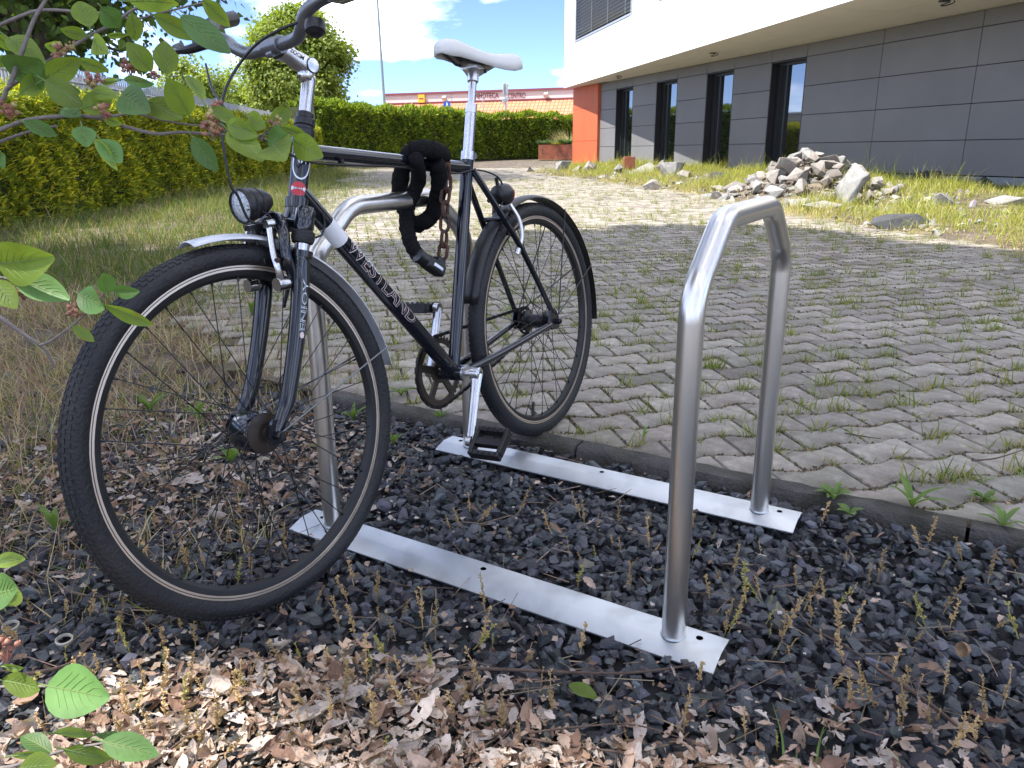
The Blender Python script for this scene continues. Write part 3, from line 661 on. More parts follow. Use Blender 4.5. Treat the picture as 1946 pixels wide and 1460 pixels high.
# ================================================================ TREES
LEAF_V = np.array([[0, 0, 0], [.42, .35, .06], [0, 1.0, -.08], [-.42, .35, .06]]); LEAF_F = np.array([[0, 1, 2], [0, 2, 3]])
def tree(name, label, base, ztrunk, centre, radii, n_clump, n_leaf, leaf, cols, trunk_r, keepfn=None, group=None, clump_r=0.55, shell=0.55, stretch=1.0, seed=0):
    global rng
    save = rng; rng = np.random.default_rng(100 + seed)
    base = np.asarray(base, float); centre = np.asarray(centre, float); radii = np.asarray(radii, float)
    root = empty(name, base); tag(root, label, 'tree', group)
    u = rng.normal(size=(n_clump, 3)); u /= np.linalg.norm(u, axis=1)[:, None]; rr = rng.uniform(shell ** 3, 1, n_clump) ** (1 / 3)
    cc = centre + u * rr[:, None] * radii * (1 + 0.10 * rng.normal(size=(n_clump, 1)))
    # trunk and limbs
    tb = MB(); fork = base + (centre - base) * np.array([0.25, 0.25, 0]) + np.array([0, 0, ztrunk])
    tb.tube(spline([base - [0, 0, .1], base + (fork - base) * 0.5 + [0.05, 0.03, 0], fork], 5), np.linspace(trunk_r * 1.15, trunk_r * 0.8, 11), 12)
    pick = rng.choice(n_clump, min(n_clump, 26), replace=False)
    for i, k in enumerate(pick):
        e = cc[k]; mid = fork + (e - fork) * 0.5 + np.array([0, 0, 0.12 * np.linalg.norm(e - fork)]); st = base + (fork - base) * rng.uniform(0.75, 1.0)
        tb.tube(spline([st, mid, e], 5), np.linspace(trunk_r * rng.uniform(.28, .5), trunk_r * 0.06, 11), 7)
    tb.build('trunk', 'trunk', root, sharp=60, tf=lambda p: np.asarray(p) - base)
    per = n_leaf // n_clump; P = np.repeat(cc, per, 0) + rng.normal(0, 1, (per * n_clump, 3)) * clump_r * np.array([1, 1, 0.75])
    if keepfn is not None: P = P[keepfn(P)]
    n = len(P); outw = (P - centre) / radii; outw /= np.linalg.norm(outw, axis=1)[:, None] + 1e-9
    dirn = outw * 0.6 + rng.normal(0, 0.6, (n, 3)) + np.array([0, 0, -0.35]); dirn /= np.linalg.norm(dirn, axis=1)[:, None]
    upv = outw + np.array([0, 0, 0.9]) + rng.normal(0, 0.5, (n, 3)); side = np.cross(dirn, upv); side /= np.linalg.norm(side, axis=1)[:, None]; up = np.cross(side, dirn)
    tone = rng.uniform(0, 1, n)[:, None]; c = np.asarray(cols[0]) * (1 - tone) + np.asarray(cols[1]) * tone
    ct = np.repeat(rng.uniform(0.75, 1.25, n_clump), per); c = c * (ct[:n, None] if keepfn is None else rng.uniform(.8, 1.2, (n, 1)))
    scatter([(LEAF_V, LEAF_F, P - base, np.stack([side, dirn, up], -1), leaf * rng.uniform(0.6, 1.35, n), c)], 'crown', 'treeleaf', root)
    rng = save; return root
GRN = ((0.13, 0.19, 0.03), (0.30, 0.36, 0.06)); GRN2 = ((0.04, 0.08, 0.018), (0.10, 0.155, 0.03))
c = atY(566, 135, 46); tree('linden_tree', 'rounded light green linden tree beyond the hedge behind the handlebar', (c[0], 46, 0.7), c[2] - 3.0, c, (2.62, 2.6, 3.0), 190, 42000, 0.19, GRN, 0.22, clump_r=0.36, shell=0.72, seed=1)
c = atY(566, 75, 46.3)
c = atY(430, 178, 60); tree('linden_tree', 'low bushy green tree beyond the fence left of the round linden', (c[0], 60, 0.7), 1.6, (c[0], 60, c[2] - 0.6), (3.0, 2.4, 2.2), 80, 8000, 0.22, GRN, 0.2, clump_r=0.45, shell=0.6, seed=2)
c = atY(360, 160, 52); tree('linden_tree', 'green tree crown showing between handlebar cable and shrub leaves', (c[0], 52, 0.7), 1.6, (c[0], 52, c[2] - 0.6), (2.0, 2.2, 2.0), 70, 8000, 0.2, GRN, 0.2, clump_r=0.4, shell=0.6, seed=3)
c = atY(490, 195, 64); tree('linden_tree', 'small distant tree at the fence end left of the round linden', (c[0], 64, 0.7), 1.2, (c[0], 64, c[2] - 1.0), (2.6, 2.2, 1.9), 60, 6000, 0.22, GRN, 0.18, clump_r=0.45, shell=0.6, seed=4)
tree('linden_tree', 'large dark green linden standing behind the fence at the upper left', (-9.6, 17.0, 0.3), 2.6, (-9.6, 17.0, 7.6), (4.5, 4.2, 5.1), 260, 30000, 0.17, GRN2, 0.30, clump_r=0.55, shell=0.55, seed=5)
# the tree whose crown shades the bicycle rack stands left of the picture
def shade_keep(P):
    t = P[:, 2] / SUN[2]; X = P[:, 0] - SUN[0] * t; Y = P[:, 1] - SUN[1] * t                  # where its shadow lands
    lim = np.interp(X, [-6, -3.5, -1.2, 0.9, 2.3, 3.2, 4.2], [7.2, 6.6, 6.55, 7.75, 8.1, 7.0, 5.4]) + 0.22 * np.sin(X * 5.1) + 0.15 * np.sin(X * 11)
    k = (Y < lim) & (X < 5.2)
    wob = 1 + 0.25 * np.sin(X * 23) * np.sin(Y * 31)
    hole = (((X + 0.44) / 0.62) ** 2 + ((Y - 0.84) / 0.52) ** 2 < wob) | (((X - 0.10) / 0.55) ** 2 + ((Y - 0.76) / 0.38) ** 2 < wob) | (((X - .36) / 0.10) ** 2 + ((Y - 0.86) / 0.07) ** 2 < 1) | (((X + 1.2) / 0.35) ** 2 + ((Y - 0.7) / 0.5) ** 2 < 1)
    return k & ~hole
tree('linden_tree', 'broad linden outside the picture whose crown shades the bicycle rack', (-8.8, 0.6, 0.0), 8.5, (-7.3, 1.5, 13.0), (5.0, 4.8, 2.4), 420, 64000, 0.24, GRN2, 0.34, keepfn=shade_keep, clump_r=0.5, shell=0.2, seed=6)

# ================================================================ BACKGROUND BEYOND THE HEDGE
# market hall: pale fascia band with lettering over an orange tiled skirt roof
mA, mB = atY(731, 180.5, 64.5), atY(1093, 168.5, 60); fA, fB = atY(733, 198, 64.5), atY(1093, 186.5, 60)
md = (mB - mA); md[2] = 0; ML = np.linalg.norm(md); md /= ML; mn = np.array([md[1], -md[0], 0])     # towards camera
zt_, zb_ = (mA[2] + mB[2]) / 2, (fA[2] + fB[2]) / 2
mk = empty('market_hall'); Mm = Matrix.Identity(4)
for i in range(3): Mm[i][0], Mm[i][1], Mm[i][2] = md[i], -mn[i], (0, 0, 1)[i]
Mm[0][3], Mm[1][3], Mm[2][3] = mA[0], mA[1], 0.7; mk.matrix_world = Mm
tag(mk, 'low market hall with cream fascia lettering and orange tiled roof beyond the hedge', 'building')
zt_ -= 0.7; zb_ -= 0.7; MX = 40.0
MB().box((MX / 2, 3.0, (zt_) / 2), (MX, 5.98, zt_ - 0.02)).build('wall', 'cream', mk)
MB().box((MX / 2, -0.03, zt_ + 0.02), (MX + .2, 0.2, 0.14)).build('top_trim', 'maroon', mk)
MB().box((MX / 2, -0.05, zb_), (MX, 0.12, 0.10)).build('lower_trim', 'maroon', mk)
rf = MB().add([(0, -0.02, zb_ - .05), (MX, -0.02, zb_ - .05), (MX, -3.2, zb_ - 2.7), (0, -3.2, zb_ - 2.7), (0, -0.02, zb_ - .2), (MX, -0.02, zb_ - .2), (MX, -3.2, zb_ - 2.85), (0, -3.2, zb_ - 2.85)],
              [(0, 1, 2, 3), (4, 5, 6, 7), (0, 3, 7, 4), (1, 2, 6, 5), (2, 3, 7, 6)]).build('tiled_roof', 'tiles', mk, sharp=30)
uvl = rf.data.uv_layers.new(name='UVMap')
for lp in rf.data.loops:
    co = rf.data.vertices[lp.vertex_index].co; uvl.data[lp.index].uv = (co.x, -co.y * 1.3)
for xx in (5.6, 12.9, 20.5): MB().box((xx, -0.004, (zt_ + zb_) / 2), (0.03, 0.01, zt_ - zb_ - .1)).build('wall_joint', 'greywall', mk)
def mx_of(px, py): d = ray(px, py); t = ((mA - CAMP) @ mn) / (d @ mn); Q = CAMP + d * t; return float((Q - mA) @ md), float(Q[2] - 0.7)
for txt, x0, x1 in (('NHOTECA', 903, 948), ('CENTRO', 965.5, 999)):
    a, b_ = mx_of(x0, 183), mx_of(x1, 181); V, Fc = text_mesh(txt, 1.0, .02); V = np.array(V); w = V[:, 0].max() - V[:, 0].min(); h_ = V[:, 1].max() - V[:, 1].min()
    V = (V - (V.max(0) + V.min(0)) / 2) * np.array([(b_[0] - a[0]) / w, 0.40 / h_])
    MB().add([((a[0] + b_[0]) / 2 + x, -0.03, (a[1] + b_[1]) / 2 + y) for x, y in V], Fc).build('lettering', 'maroon', mk, sharp=None)
a, b_ = mx_of(796.5, 195.5), mx_of(808, 180); ys_ = MB().box(((a[0] + b_[0]) / 2, -0.10, (a[1] + b_[1]) / 2), (b_[0] - a[0], 0.15, b_[1] - a[1])).build('yellow_sign', 'yellow', mk)
MB().box(((a[0] + b_[0]) / 2, -0.185, (a[1] + b_[1]) / 2), ((b_[0] - a[0]) * .7, 0.01, 0.08)).build('lettering', 'maroon', ys_)
for px_, py_ in ((846.5, 187.5), (1039, 181)):
    q = mx_of(px_, py_); MB().box((q[0], -0.22, q[1]), (0.3, 0.25, 0.28), np.array([[1, 0, 0], [0, .8, -.6], [0, .6, .8]])).box((q[0], -0.06, q[1] + .1), (0.06, 0.1, 0.06)).build('floodlight', 'fence', mk)
# lamp post, signs and mast
a, b_ = atY(731, 205, 44), atY(713, -60, 44); lp = MB().tube([(a[0], a[1], 0.7), a, b_, b_ + (b_ - a) * 0.5], [0.085, 0.075, 0.05, 0.04], 10)
tp = b_ + (b_ - a) * 0.5
lp_root = empty('lamp_post', (a[0], a[1], 0.7)); tag(lp_root, 'tall slender grey lamp post rising behind the hedge', 'lamp post')
lp.build('pole', 'pole', lp_root, tf=lambda p: np.asarray(p) - np.array([a[0], a[1], 0.7]))
MB().box(tp - np.array([a[0], a[1], 0.7]) + np.array([-0.35, 0, 0.05]), (0.8, 0.22, 0.12)).build('lamp_head', 'pole', lp_root, bevel=0.03)
c = atY(849.5, 200.5, 40); sr = empty('round_sign', (c[0], c[1], 0.7)); tag(sr, 'round blue traffic sign with white figures above the hedge', 'sign')
MB().lathe([(0.185, 0), (0.185, 0.012), (0, 0.012)], (0, -0.03, c[2] - 0.7), (0, -1, 0), 28).lathe([(0.0, 0.0), (0.185, 0)], (0, -0.03, c[2] - .7), (0, -1, 0), 28).build('disc', 'signblue', sr)
fg = MB()
fg.lathe([(0.028, 0), (0.028, 0.004), (0, 0.004)], (0.0, -0.0425, c[2] - .7 + .11), (0, -1, 0), 12)
fg.box((0.005, -0.0445, c[2] - .7 + 0.03), (0.075, 0.004, 0.12)); fg.box((-0.035, -0.0445, c[2] - .7 - 0.06), (0.03, 0.004, 0.07)); fg.box((0.03, -0.0445, c[2] - .7 - 0.06), (0.03, 0.004, 0.07)); fg.box((0.0, -0.0445, c[2] - .7 - 0.115), (0.2, 0.004, 0.022))
fg.build('pictogram', 'whitepaint', sr)
MB().tube([(0, 0, -.05), (0, 0, c[2] - .7 + .15)], 0.03, 10).build('pole', 'signgrey', sr)
c = atY(960.5, 158, 42); ms = empty('signal_mast', (c[0], c[1], 0.7)); tag(ms, 'grey signal mast with small boxes and antenna right of the saddle post', 'mast')
zz = c[2] - .7; MB().tube([(0, 0, -.05), (0, 0, zz)], [0.06, 0.05], 10).build('pole', 'signgrey', ms)
for dx, dz, sx_, sz_ in ((-0.10, -0.30, 0.10, 0.55), (0.09, -0.28, 0.09, 0.5), (-0.1, -0.85, 0.16, 0.22), (0.08, -0.75, 0.12, 0.24)): MB().box((dx, 0, zz + dz), (sx_, 0.14, sz_)).build('signal_box', 'fence', ms, bevel=0.015)
MB().tube([(0.05, 0, zz - .12), (0.38, 0, zz - .14)], 0.012, 6).tube([(0.33, 0, zz - .2), (0.33, 0, zz - .06)], 0.01, 6).build('antenna', 'signgrey', ms)
c = atY(917.5, 184, 41); sp = empty('sign_post', (c[0], c[1], 0.7)); tag(sp, 'thin grey post just right of the saddle post above the hedge', 'post')
MB().tube([(0, 0, -.05), (0, 0, c[2] - .7)], 0.028, 8).build('pole', 'signgrey', sp); MB().lathe([(0.035, 0), (0.035, .03), (0, .03)], (0, 0, c[2] - .7), (0, 0, 1), 10).build('cap', 'signgrey', sp)
# bar fence and grey boundary wall behind the left hedge
fz = lambda y: 2.33 - 0.006 * (y - 9)
fr = empty('bar_fence', (-7.15, 4.0, 0.1)); tag(fr, 'pale steel bar fence standing behind the left yew hedge', 'fence')
def fx(y): return -7.15 - 0.02 * (y - 6)
y = 4.0
while y < 27.9:
    y2 = y + 2.4; pn = MB()
    for q in np.arange(y + 0.1, y2 - 0.04, 0.085): pn.box((fx(q) + 7.15, q - 4.0, (fz(q) + 0.15) / 2 - .1), (0.02, 0.022, fz(q) - 0.15))
    for zz in (0.35, fz(y) - 0.22): pn.tube([(fx(y) + 7.175, y - 4.0, zz - .1), (fx(y2) + 7.175, y2 - 4.0, zz - .1)], 0.02, 6)
    pn.build('bar_panel', 'fence', fr, sharp=30)
    MB().box((fx(y) + 7.15, y - 4.0, fz(y) / 2 - 0.08), (0.07, 0.07, fz(y) + 0.06)).build('post', 'fence', fr)
    y = y2
bw = MB().box((-8.6, 19.5, 1.22), (0.25, 17, 2.15)).build('boundary_wall', 'greywall', bevel=0.01); tag(bw, 'long pale grey boundary wall behind the bar fence', 'wall')
MB().box((0, 0, 0), (0.34, 17.1, 0.07)).build('coping', 'fence', bw).location = (-8.6, 19.5, 2.335)

# planter with shrubs by the orange corner
pc = onz(1055, 304, float(pz(33.0))); pc = np.array([pc[0], pc[1], float(pz(pc[1]))]); pc[1] = 33.0; pc = atY(1055, 303.5, 33.0)
pl = empty('corten_planter', pc); tag(pl, 'rust brown steel planter box in front of the far hedge', 'planter')
pw, ph, pdp = 1.34, 0.58, 0.75
shp = MB()
for (cx_, cy_, w_, d_) in ((0, -pdp / 2 + .015, pw, .03), (0, pdp / 2 - .015, pw, .03), (-pw / 2 + .015, 0, .03, pdp - .06), (pw / 2 - .015, 0, .03, pdp - .06)): shp.box((cx_, cy_, ph / 2), (w_, d_, ph))
shp.build('box', 'corten', pl, sharp=30); MB().box((0, 0, ph - .08), (pw - .07, pdp - .07, .04)).build('earth', 'soil', pl)
def tuft(name, label, cat, base, n, h_, spread, cols, m, arch=0.3, width=0.012, group=None):
    base = np.asarray(base, float); tv = np.array([[-.5, 0, 0], [.5, 0, 0], [-.35, .0, .5], [.35, .0, .5], [0, .0, 1.0]]); VV = []; Fq = []; CC = []; k = 0
    for i in range(n):
        a = rng.uniform(0, 6.28); r = spread * math.sqrt(rng.uniform(0, 1)) * 0.35; hh = h_ * rng.uniform(.55, 1.1); ou = np.array([math.cos(a), math.sin(a), 0]); sd_ = np.array([-ou[1], ou[0], 0]); b0 = ou * r
        pts = [b0 + np.array([0, 0, -0.01]), b0 + ou * spread * arch * .35 + np.array([0, 0, hh * .55]), b0 + ou * spread * arch * rng.uniform(.6, 1.3) + np.array([0, 0, hh * rng.uniform(.75, 1)])]
        w = width * rng.uniform(.6, 1.3); V = [pts[0] - sd_ * w, pts[0] + sd_ * w, pts[1] - sd_ * w * .8, pts[1] + sd_ * w * .8, pts[2]]
        VV += V; Fq += [(k, k + 1, k + 3), (k, k + 3, k + 2), (k + 2, k + 3, k + 4)]; k += 5; cc = np.asarray(cols[rng.integers(0, len(cols))]) * rng.uniform(.7, 1.25); CC += [cc] * 5
    o = np_obj(name, np.array(VV), np.array(Fq), m, np.array(CC)); o.location = base; tag(o, label, cat, group); return o
top = pc + np.array([0, 0, ph - 0.06])
tuft('lavender_bush', 'small grey-green bush at the left end of the rust planter', 'bush', top + [-.42, 0, 0], 260, .30, .42, [(.13, .19, .10), (.09, .14, .07)], 'planter_green', .8, .016)
tuft('lavender_bush', 'larger green bush at the right end of the rust planter', 'bush', top + [.40, 0, 0], 300, .36, .5, [(.12, .2, .09), (.08, .14, .06)], 'planter_green', .8, .016)
tuft('stonecrop_cushion', 'low yellow cushion plant in the middle of the planter', 'plant', top + [0.02, 0, 0], 300, .16, .45, [(.45, .40, .10), (.35, .33, .08)], 'planter_green', .9, .02)
tuft('ornamental_grass', 'tall pale straw grass behind the rust planter', 'grass', (pc[0] + .75, pc[1] + 1.0, float(soil(pc[0] + .75, pc[1] + 1.0))), 700, 1.25, 1.3, [(.55, .43, .27), (.42, .34, .2), (.30, .28, .14)], 'straw', .55, .012)

# ================================================================ RUBBLE STONES IN THE BED
def rock(P, r, flat, seed, m, label, group=None, rotz=None, n=11):
    rr = np.random.default_rng(seed); V, Fc = hull(n, flat, seed, 0.38)
    q = rand = Matrix.Rotation(rr.uniform(0, 6.28) if rotz is None else rotz, 3, 'Z') @ Matrix.Rotation(rr.normal(0, .35), 3, 'X')
    V = (V * r) @ np.array(q).T; zmin = V[:, 2].min()
    o = MB().add(V, [tuple(f) for f in Fc]).build('rubble_stone', m, sharp=8, bevel=r * 0.03); o.location = (P[0], P[1], P[2] - zmin * (0.0) )
    tag(o, label, 'stone', group); return o
heap_c = np.array([4.15, 11.2]); PG = 'broken stones of the rubble heap'
HL = 'broken grey-brown stone lying in the rubble heap before the dark facade'
sd = 500
def heap_h(x, y): return 0.60 * max(0, 1 - math.hypot((x - heap_c[0]) / 1.25, (y - heap_c[1]) / 1.5)) ** 0.85
rad_of = [.22, .44, .68, .90, 1.15]
pts_ = []
for ring, cnt, rad in ((0, 8, 0.22), (1, 15, 0.44), (2, 23, 0.68), (3, 28, 0.90), (4, 24, 1.15)):
    for i in range(cnt):
        a = 6.283 * i / cnt + rng.uniform(-.15, .15); r_ = rad + rng.uniform(-.12, .12)
        x, y = heap_c[0] + r_ * math.cos(a), heap_c[1] + r_ * math.sin(a) * 1.15
        if y > heap_c[1] + 0.9: continue
        pts_.append((x, y, ring))
for (x, y, ring) in pts_:
    sd += 1; r_ = rng.uniform(.11, .215) * (1.0 if ring < 3 else .85)
    mm = ['stone', 'stone_grey', 'stone'][int(rng.integers(0, 3))]
    dx, dy = x - heap_c[0], y - heap_c[1]
    where = ['at the crest', 'high on the slope', 'halfway up', 'low on the slope', 'at the foot'][ring]
    side = ('left' if dx < -.45 * rad_of[ring] else 'right' if dx > .45 * rad_of[ring] else 'middle'); face = 'front' if dy < -.3 * rad_of[ring] else 'back' if dy > .3 * rad_of[ring] else 'flank'
    lab = '%s %s stone %s of the rubble heap, %s %s' % ('large' if r_ > .185 else 'small' if r_ < .14 else 'medium', 'grey' if mm == 'stone_grey' else 'brown', where, side, face)
    rock((x, y, float(soil(x, y)) + 0.05 + 0.04 * (4 - ring) * .5), r_, (1, rng.uniform(.65, .9), rng.uniform(.55, .8)), sd, mm, lab, PG)
SPEC = [  # px, py (base), radius, material, label, flat
    (1496, 288, 0.235, 'stone', 'brown block topping the rubble heap', (1, .8, .8), 10.9, 0.12),
    (1618, 388, 0.36, 'stone_grey', 'large pale pointed slab right of the rubble heap', (.75, .55, 1.05), 9.6, 0.10),
    (1650, 392, 0.20, 'stone', 'low pinkish stone leaning beside the pale pointed slab', (1.2, .8, .6), 9.9, 0.0),
    (1790, 397, 0.23, 'stone_grey', 'broad grey stone half hidden in grass below the facade', (1.4, .8, .55), 8.9, 0.0),
    (1908, 385, 0.23, 'stone_grey', 'long pale flat stone near the right edge in the grass', (1.6, .9, .5), 8.6, 0.0),
    (1715, 440, 0.24, 'stone_dark', 'wedge of broken concrete at the paving edge, coloured dark as if shaded', (1.5, .8, .6), 7.55, 0.0),  # the shade on this wedge is put into its dark colour
    (1745, 352, 0.20, 'stone_dark', 'dark stone at the foot of the wall right of the heap', (1.3, .9, .8), 12.3, 0.0),
    (1680, 352, 0.17, 'stone_dark', 'small dark stone against the plinth behind the pointed slab', (1.2, .9, .9), 12.8, 0.0),
    (1762, 350, 0.22, 'stone_dark', 'larger of the dark basalt stones against the plinth', (1.4, .9, .9), 12.0, 0.0),
    (1870, 362, 0.18, 'stone_dark', 'dark stone by the plinth near the right edge', (1.3, .9, .8), 11.2, 0.0),
    (1240, 357, 0.24, 'stone', 'blocky brown-grey stone in the grass left of the heap', (1, .8, .85), 13.6, 0.0),
    (1277, 335, 0.34, 'stone_grey', 'pointed grey stone in front of the second window', (1.1, .8, .9), 16.4, 0.0),
    (1222, 333, 0.30, 'stone_grey', 'grey stone with dark underside before the first window', (1.2, .8, .8), 17.6, 0.0),
    (1300, 333, 0.22, 'stone', 'flat stone right of the pointed grey stone', (1.3, .9, .6), 15.8, 0.0),
    (1258, 322, 0.20, 'stone', 'small reddish stone behind the pointed grey stone', (1, .9, .8), 17.0, 0.1),
    (1174, 334, 0.26, 'stone_grey', 'pale stone beside the orange corner', (1.3, .8, .7), 18.4, 0.0),
    (1120, 330, 0.28, 'stone', 'rounded stone in front of the orange panels', (1.2, .8, .8), 19.2, 0.0),
    (1068, 326, 0.36, 'stone_grey', 'big pale block at the left tip of the bed', (1.2, .8, .85), 20.0, 0.0),
    (1095, 331, 0.22, 'stone', 'brown stone right of the big pale block', (1.3, .9, .7), 19.6, 0.0),
    (1008, 324, 0.17, 'stone_dark', 'single dark pointed stone at the end of the bed', (.8, .8, 1.0), 21.3, 0.0),
    (1046, 318, 0.22, 'stone', 'brown stone behind the big pale block', (1.3, .9, .6), 21.2, 0.0),
    (1183, 350, 0.13, 'stone_grey', 'small white-grey stone alone in the grass', (1.2, .8, .6), 15.2, 0.0),
    (1360, 328, 0.24, 'stone_dark', 'grey boulder under the third window', (1, .8, .9), 14.2, 0.0),
    (1400, 372, 0.22, 'stone', 'stone at the left foot of the heap', (1.3, .9, .7), 12.0, 0.0),
    (1352, 374, 0.17, 'stone_grey', 'flat broken stone left of the heap', (1.5, .9, .5), 11.9, 0.0),
    (1370, 362, 0.17, 'stone', 'tilted brown stone left of the heap', (1.3, .8, .6), 12.6, 0.0),
    (1560, 408, 0.20, 'stone_grey', 'low stone in front of the heap in the grass', (1.4, .8, .5), 9.2, 0.0),
    (1520, 392, 0.17, 'stone_grey', 'dark-sided stone at the front foot of the heap', (1.2, .9, .7), 9.7, 0.0),
]
for i, (px_, py_, r_, m_, lab, fl, Y, dz) in enumerate(SPEC):
    P = atY(px_, py_, Y); rock((P[0], P[1], float(soil(P[0], P[1])) + r_ * fl[2] * .35 + dz), r_, fl, 900 + i, m_, lab)
# fines and chips between the stones
nf = 1500; a_ = rng.uniform(0, 6.283, nf); r_ = 1.9 * np.sqrt(rng.uniform(0, 1, nf)); fx_ = 4.1 + r_ * np.cos(a_) * 1.0; fy_ = 11.0 + r_ * np.sin(a_) * 1.2
FXT = [hull(9, (1, .8, .6), 70 + q, .35) for q in range(6)]; ti = rng.integers(0, 6, nf); fp_ = np.column_stack([fx_, fy_, soil(fx_, fy_) + .01]); fs = rng.lognormal(math.log(.032), .5, nf).clip(.01, .09); fc_ = vary((.25, .23, .20), nf, .3)
extra = rng.uniform(0, 1, (900, 2)); ex_y = 7 + 15 * extra[:, 0]; ex_x = bed_x(ex_y) + .2 + 1.6 * extra[:, 1] ** 1.5; ep = np.column_stack([ex_x, ex_y, soil(ex_x, ex_y) + .008]); es = rng.lognormal(math.log(.035), .5, 900).clip(.01, .11); ti2 = rng.integers(0, 6, 900); ec = vary((.27, .25, .225), 900, .3)
fo_ = scatter([(FXT[q][0], FXT[q][1], fp_[ti == q], rand_rot((ti == q).sum(), .8), fs[ti == q], fc_[ti == q]) for q in range(6)] + [(FXT[q][0], FXT[q][1], ep[ti2 == q], rand_rot((ti2 == q).sum(), .8), es[ti2 == q], ec[ti2 == q]) for q in range(6)], 'rubble_fines', MT['gravel']); tag(fo_, 'stone chips and crumbs scattered between rubble stones in the bed', 'stone chips', kind='stuff')
P = atY(1195, 318, 19.0); cb = MB().box((0, 0, .14), (.26, .2, .3)).build('rusty_box', 'corten', bevel=.01); cb.location = (P[0], P[1], float(soil(P[0], P[1]))); tag(cb, 'small rusty metal box in the grass below the first window', 'box')

# ================================================================ GRASS, WEEDS, LITTER
BL_V = np.array([[-.5, 0, 0], [.5, 0, 0], [-.42, .10, .4], [.42, .10, .4], [-.28, .32, .75], [.28, .32, .75], [0, .62, 1.0]])
BL_F = np.array([[0, 1, 3], [0, 3, 2], [2, 3, 5], [2, 5, 4], [4, 5, 6]])
def grass(name, label, P, h, w, cols, wts, lean=0.35, parent=None):
    n = len(P); rot = rand_rot(n, lean); hh = np.asarray(h); sc = np.column_stack([np.full(n, 1.0) * w * rng.uniform(.7, 1.4, n), hh * rng.uniform(.5, 1.4, n), hh])
    ci = rng.choice(len(cols), n, p=np.asarray(wts) / np.sum(wts)); c = np.asarray(cols)[ci] * rng.uniform(.7, 1.3, (n, 1))
    o = scatter([(BL_V, BL_F, P, rot, sc, c)], name, 'grass', parent); tag(o, label, 'grass', kind='stuff'); return o
def noise2(x, y, s=1.0): return np.sin(x * 2.1 * s + 1.3) * np.sin(y * 1.7 * s + .4) + .6 * np.sin(x * 4.7 * s - y * 3.1 * s) + .4 * np.sin(x * 9.1 * s + y * 7.7 * s)
GC = [(0.085, 0.135, 0.030), (0.13, 0.19, 0.045), (0.33, 0.28, 0.15), (0.22, 0.17, 0.10)]
# verge between hedge and paving
N = 190000; X = rng.uniform(-5.4, 0.2, N); Y = 1.2 + 23 * rng.uniform(0, 1, N) ** 1.9
k = (X < left_x(Y) + 0.35 + .28 * noise2(X, Y, 2)) & (kd(X, Y) > -0.06); k |= (kd(X, Y) <= 0) & (X < -1.0 - 0.5 * (1.9 - Y).clip(0, 1) + .25 * noise2(X, Y, 2)) & (rng.uniform(0, 1, N) < 0.5)
k &= rng.uniform(0, 1, N) < (0.85 + 0.3 * noise2(X, Y, 1.3)).clip(.12, 1)
P = np.column_stack([X, Y, soil(X, Y) - 0.004])[k]; P = P[frame_mask(P)]
hg = (0.05 + 0.10 * rng.uniform(0, 1, len(P)) ** 1.6) * (1 + .35 * noise2(P[:, 0], P[:, 1], .8)).clip(.4, 1.7)
tall = rng.uniform(0, 1, len(P)) < .03; hg[tall] *= 2.6
near = P[:, 1] < 4.4 + .6 * noise2(P[:, 0], P[:, 1], 1.5); thin = near & (rng.uniform(0, 1, len(P)) < .45); P, hg, near = P[~thin], hg[~thin], near[~thin]
grass('verge_grass', 'unmown green and straw grass on the verge below the hedge', P[~near], hg[~near], .0048, GC, [.42, .28, .2, .1], .45)
grass('dry_verge', 'sparse dry weeds and short grass behind the front wheel', P[near], hg[near] * .62, .0040, [(.12, .17, .04), (.38, .32, .19), (.30, .21, .15), (.20, .23, .07)], [.28, .34, .22, .16], .75)
# dry reddish stems at the near left
N = 22000; X = rng.uniform(-2.9, -.4, N); Y = rng.uniform(1.3, 4.6, N); k = ((kd(X, Y) < .02) & (X < -.72 + .3 * noise2(X, Y, 2))) | ((kd(X, Y) >= .02) & (X < left_x(Y) + .15 + .2 * noise2(X, Y, 2))); P = np.column_stack([X, Y, soil(X, Y)])[k]; P = P[frame_mask(P)]
grass('dry_stems', 'tangled dry pinkish straw on the soil left of the rack', P, rng.uniform(.03, .13, len(P)), .0034, [(.40, .30, .23), (.30, .18, .16), (.48, .42, .29), (.17, .21, .06)], [.36, .22, .30, .12], 1.05)
# tufts in the paving joints
TP = []
for (k_, j_, c_, sx, sy, sd_) in pav:
    if not in_pave(*c_) or sd_ > 17: continue
    nz_ = noise2(c_[0], c_[1], 1.1); pr = (.75 + .45 * nz_) + .35 * smooth(left_x(c_[1]) + 1.6 - c_[0], 0, 1.6)
    if rng.uniform() > max(.04, pr): continue
    loc = paver_poly(k_, j_); poly = PO + loc[:, :1] * E1 + loc[:, 1:] * E2
    for _ in range(rng.integers(1, 4)):
        i = rng.integers(0, len(poly)); q = poly[i] + (poly[(i + 1) % len(poly)] - poly[i]) * rng.uniform(0, 1); m_ = int(rng.integers(8, 34) * np.interp(sd_, [4, 12], [1, .45])); big = rng.uniform(.5, 1.4)
        TP.append(np.column_stack([q + rng.normal(0, .016, (m_, 2)), np.full(m_, float(pz(q[1])) - .007), np.full(m_, big)]))
TP = np.concatenate(TP); ok = kd(TP[:, 0], TP[:, 1]) > .0; TP = TP[ok]
grass('joint_grass', 'small grass tufts growing in the joints of the paving', TP[:, :3], TP[:, 3] * rng.uniform(.014, .065, len(TP)), .0032, [(.15, .21, .04), (.24, .27, .07), (.36, .30, .16)], [.45, .3, .25], .65)
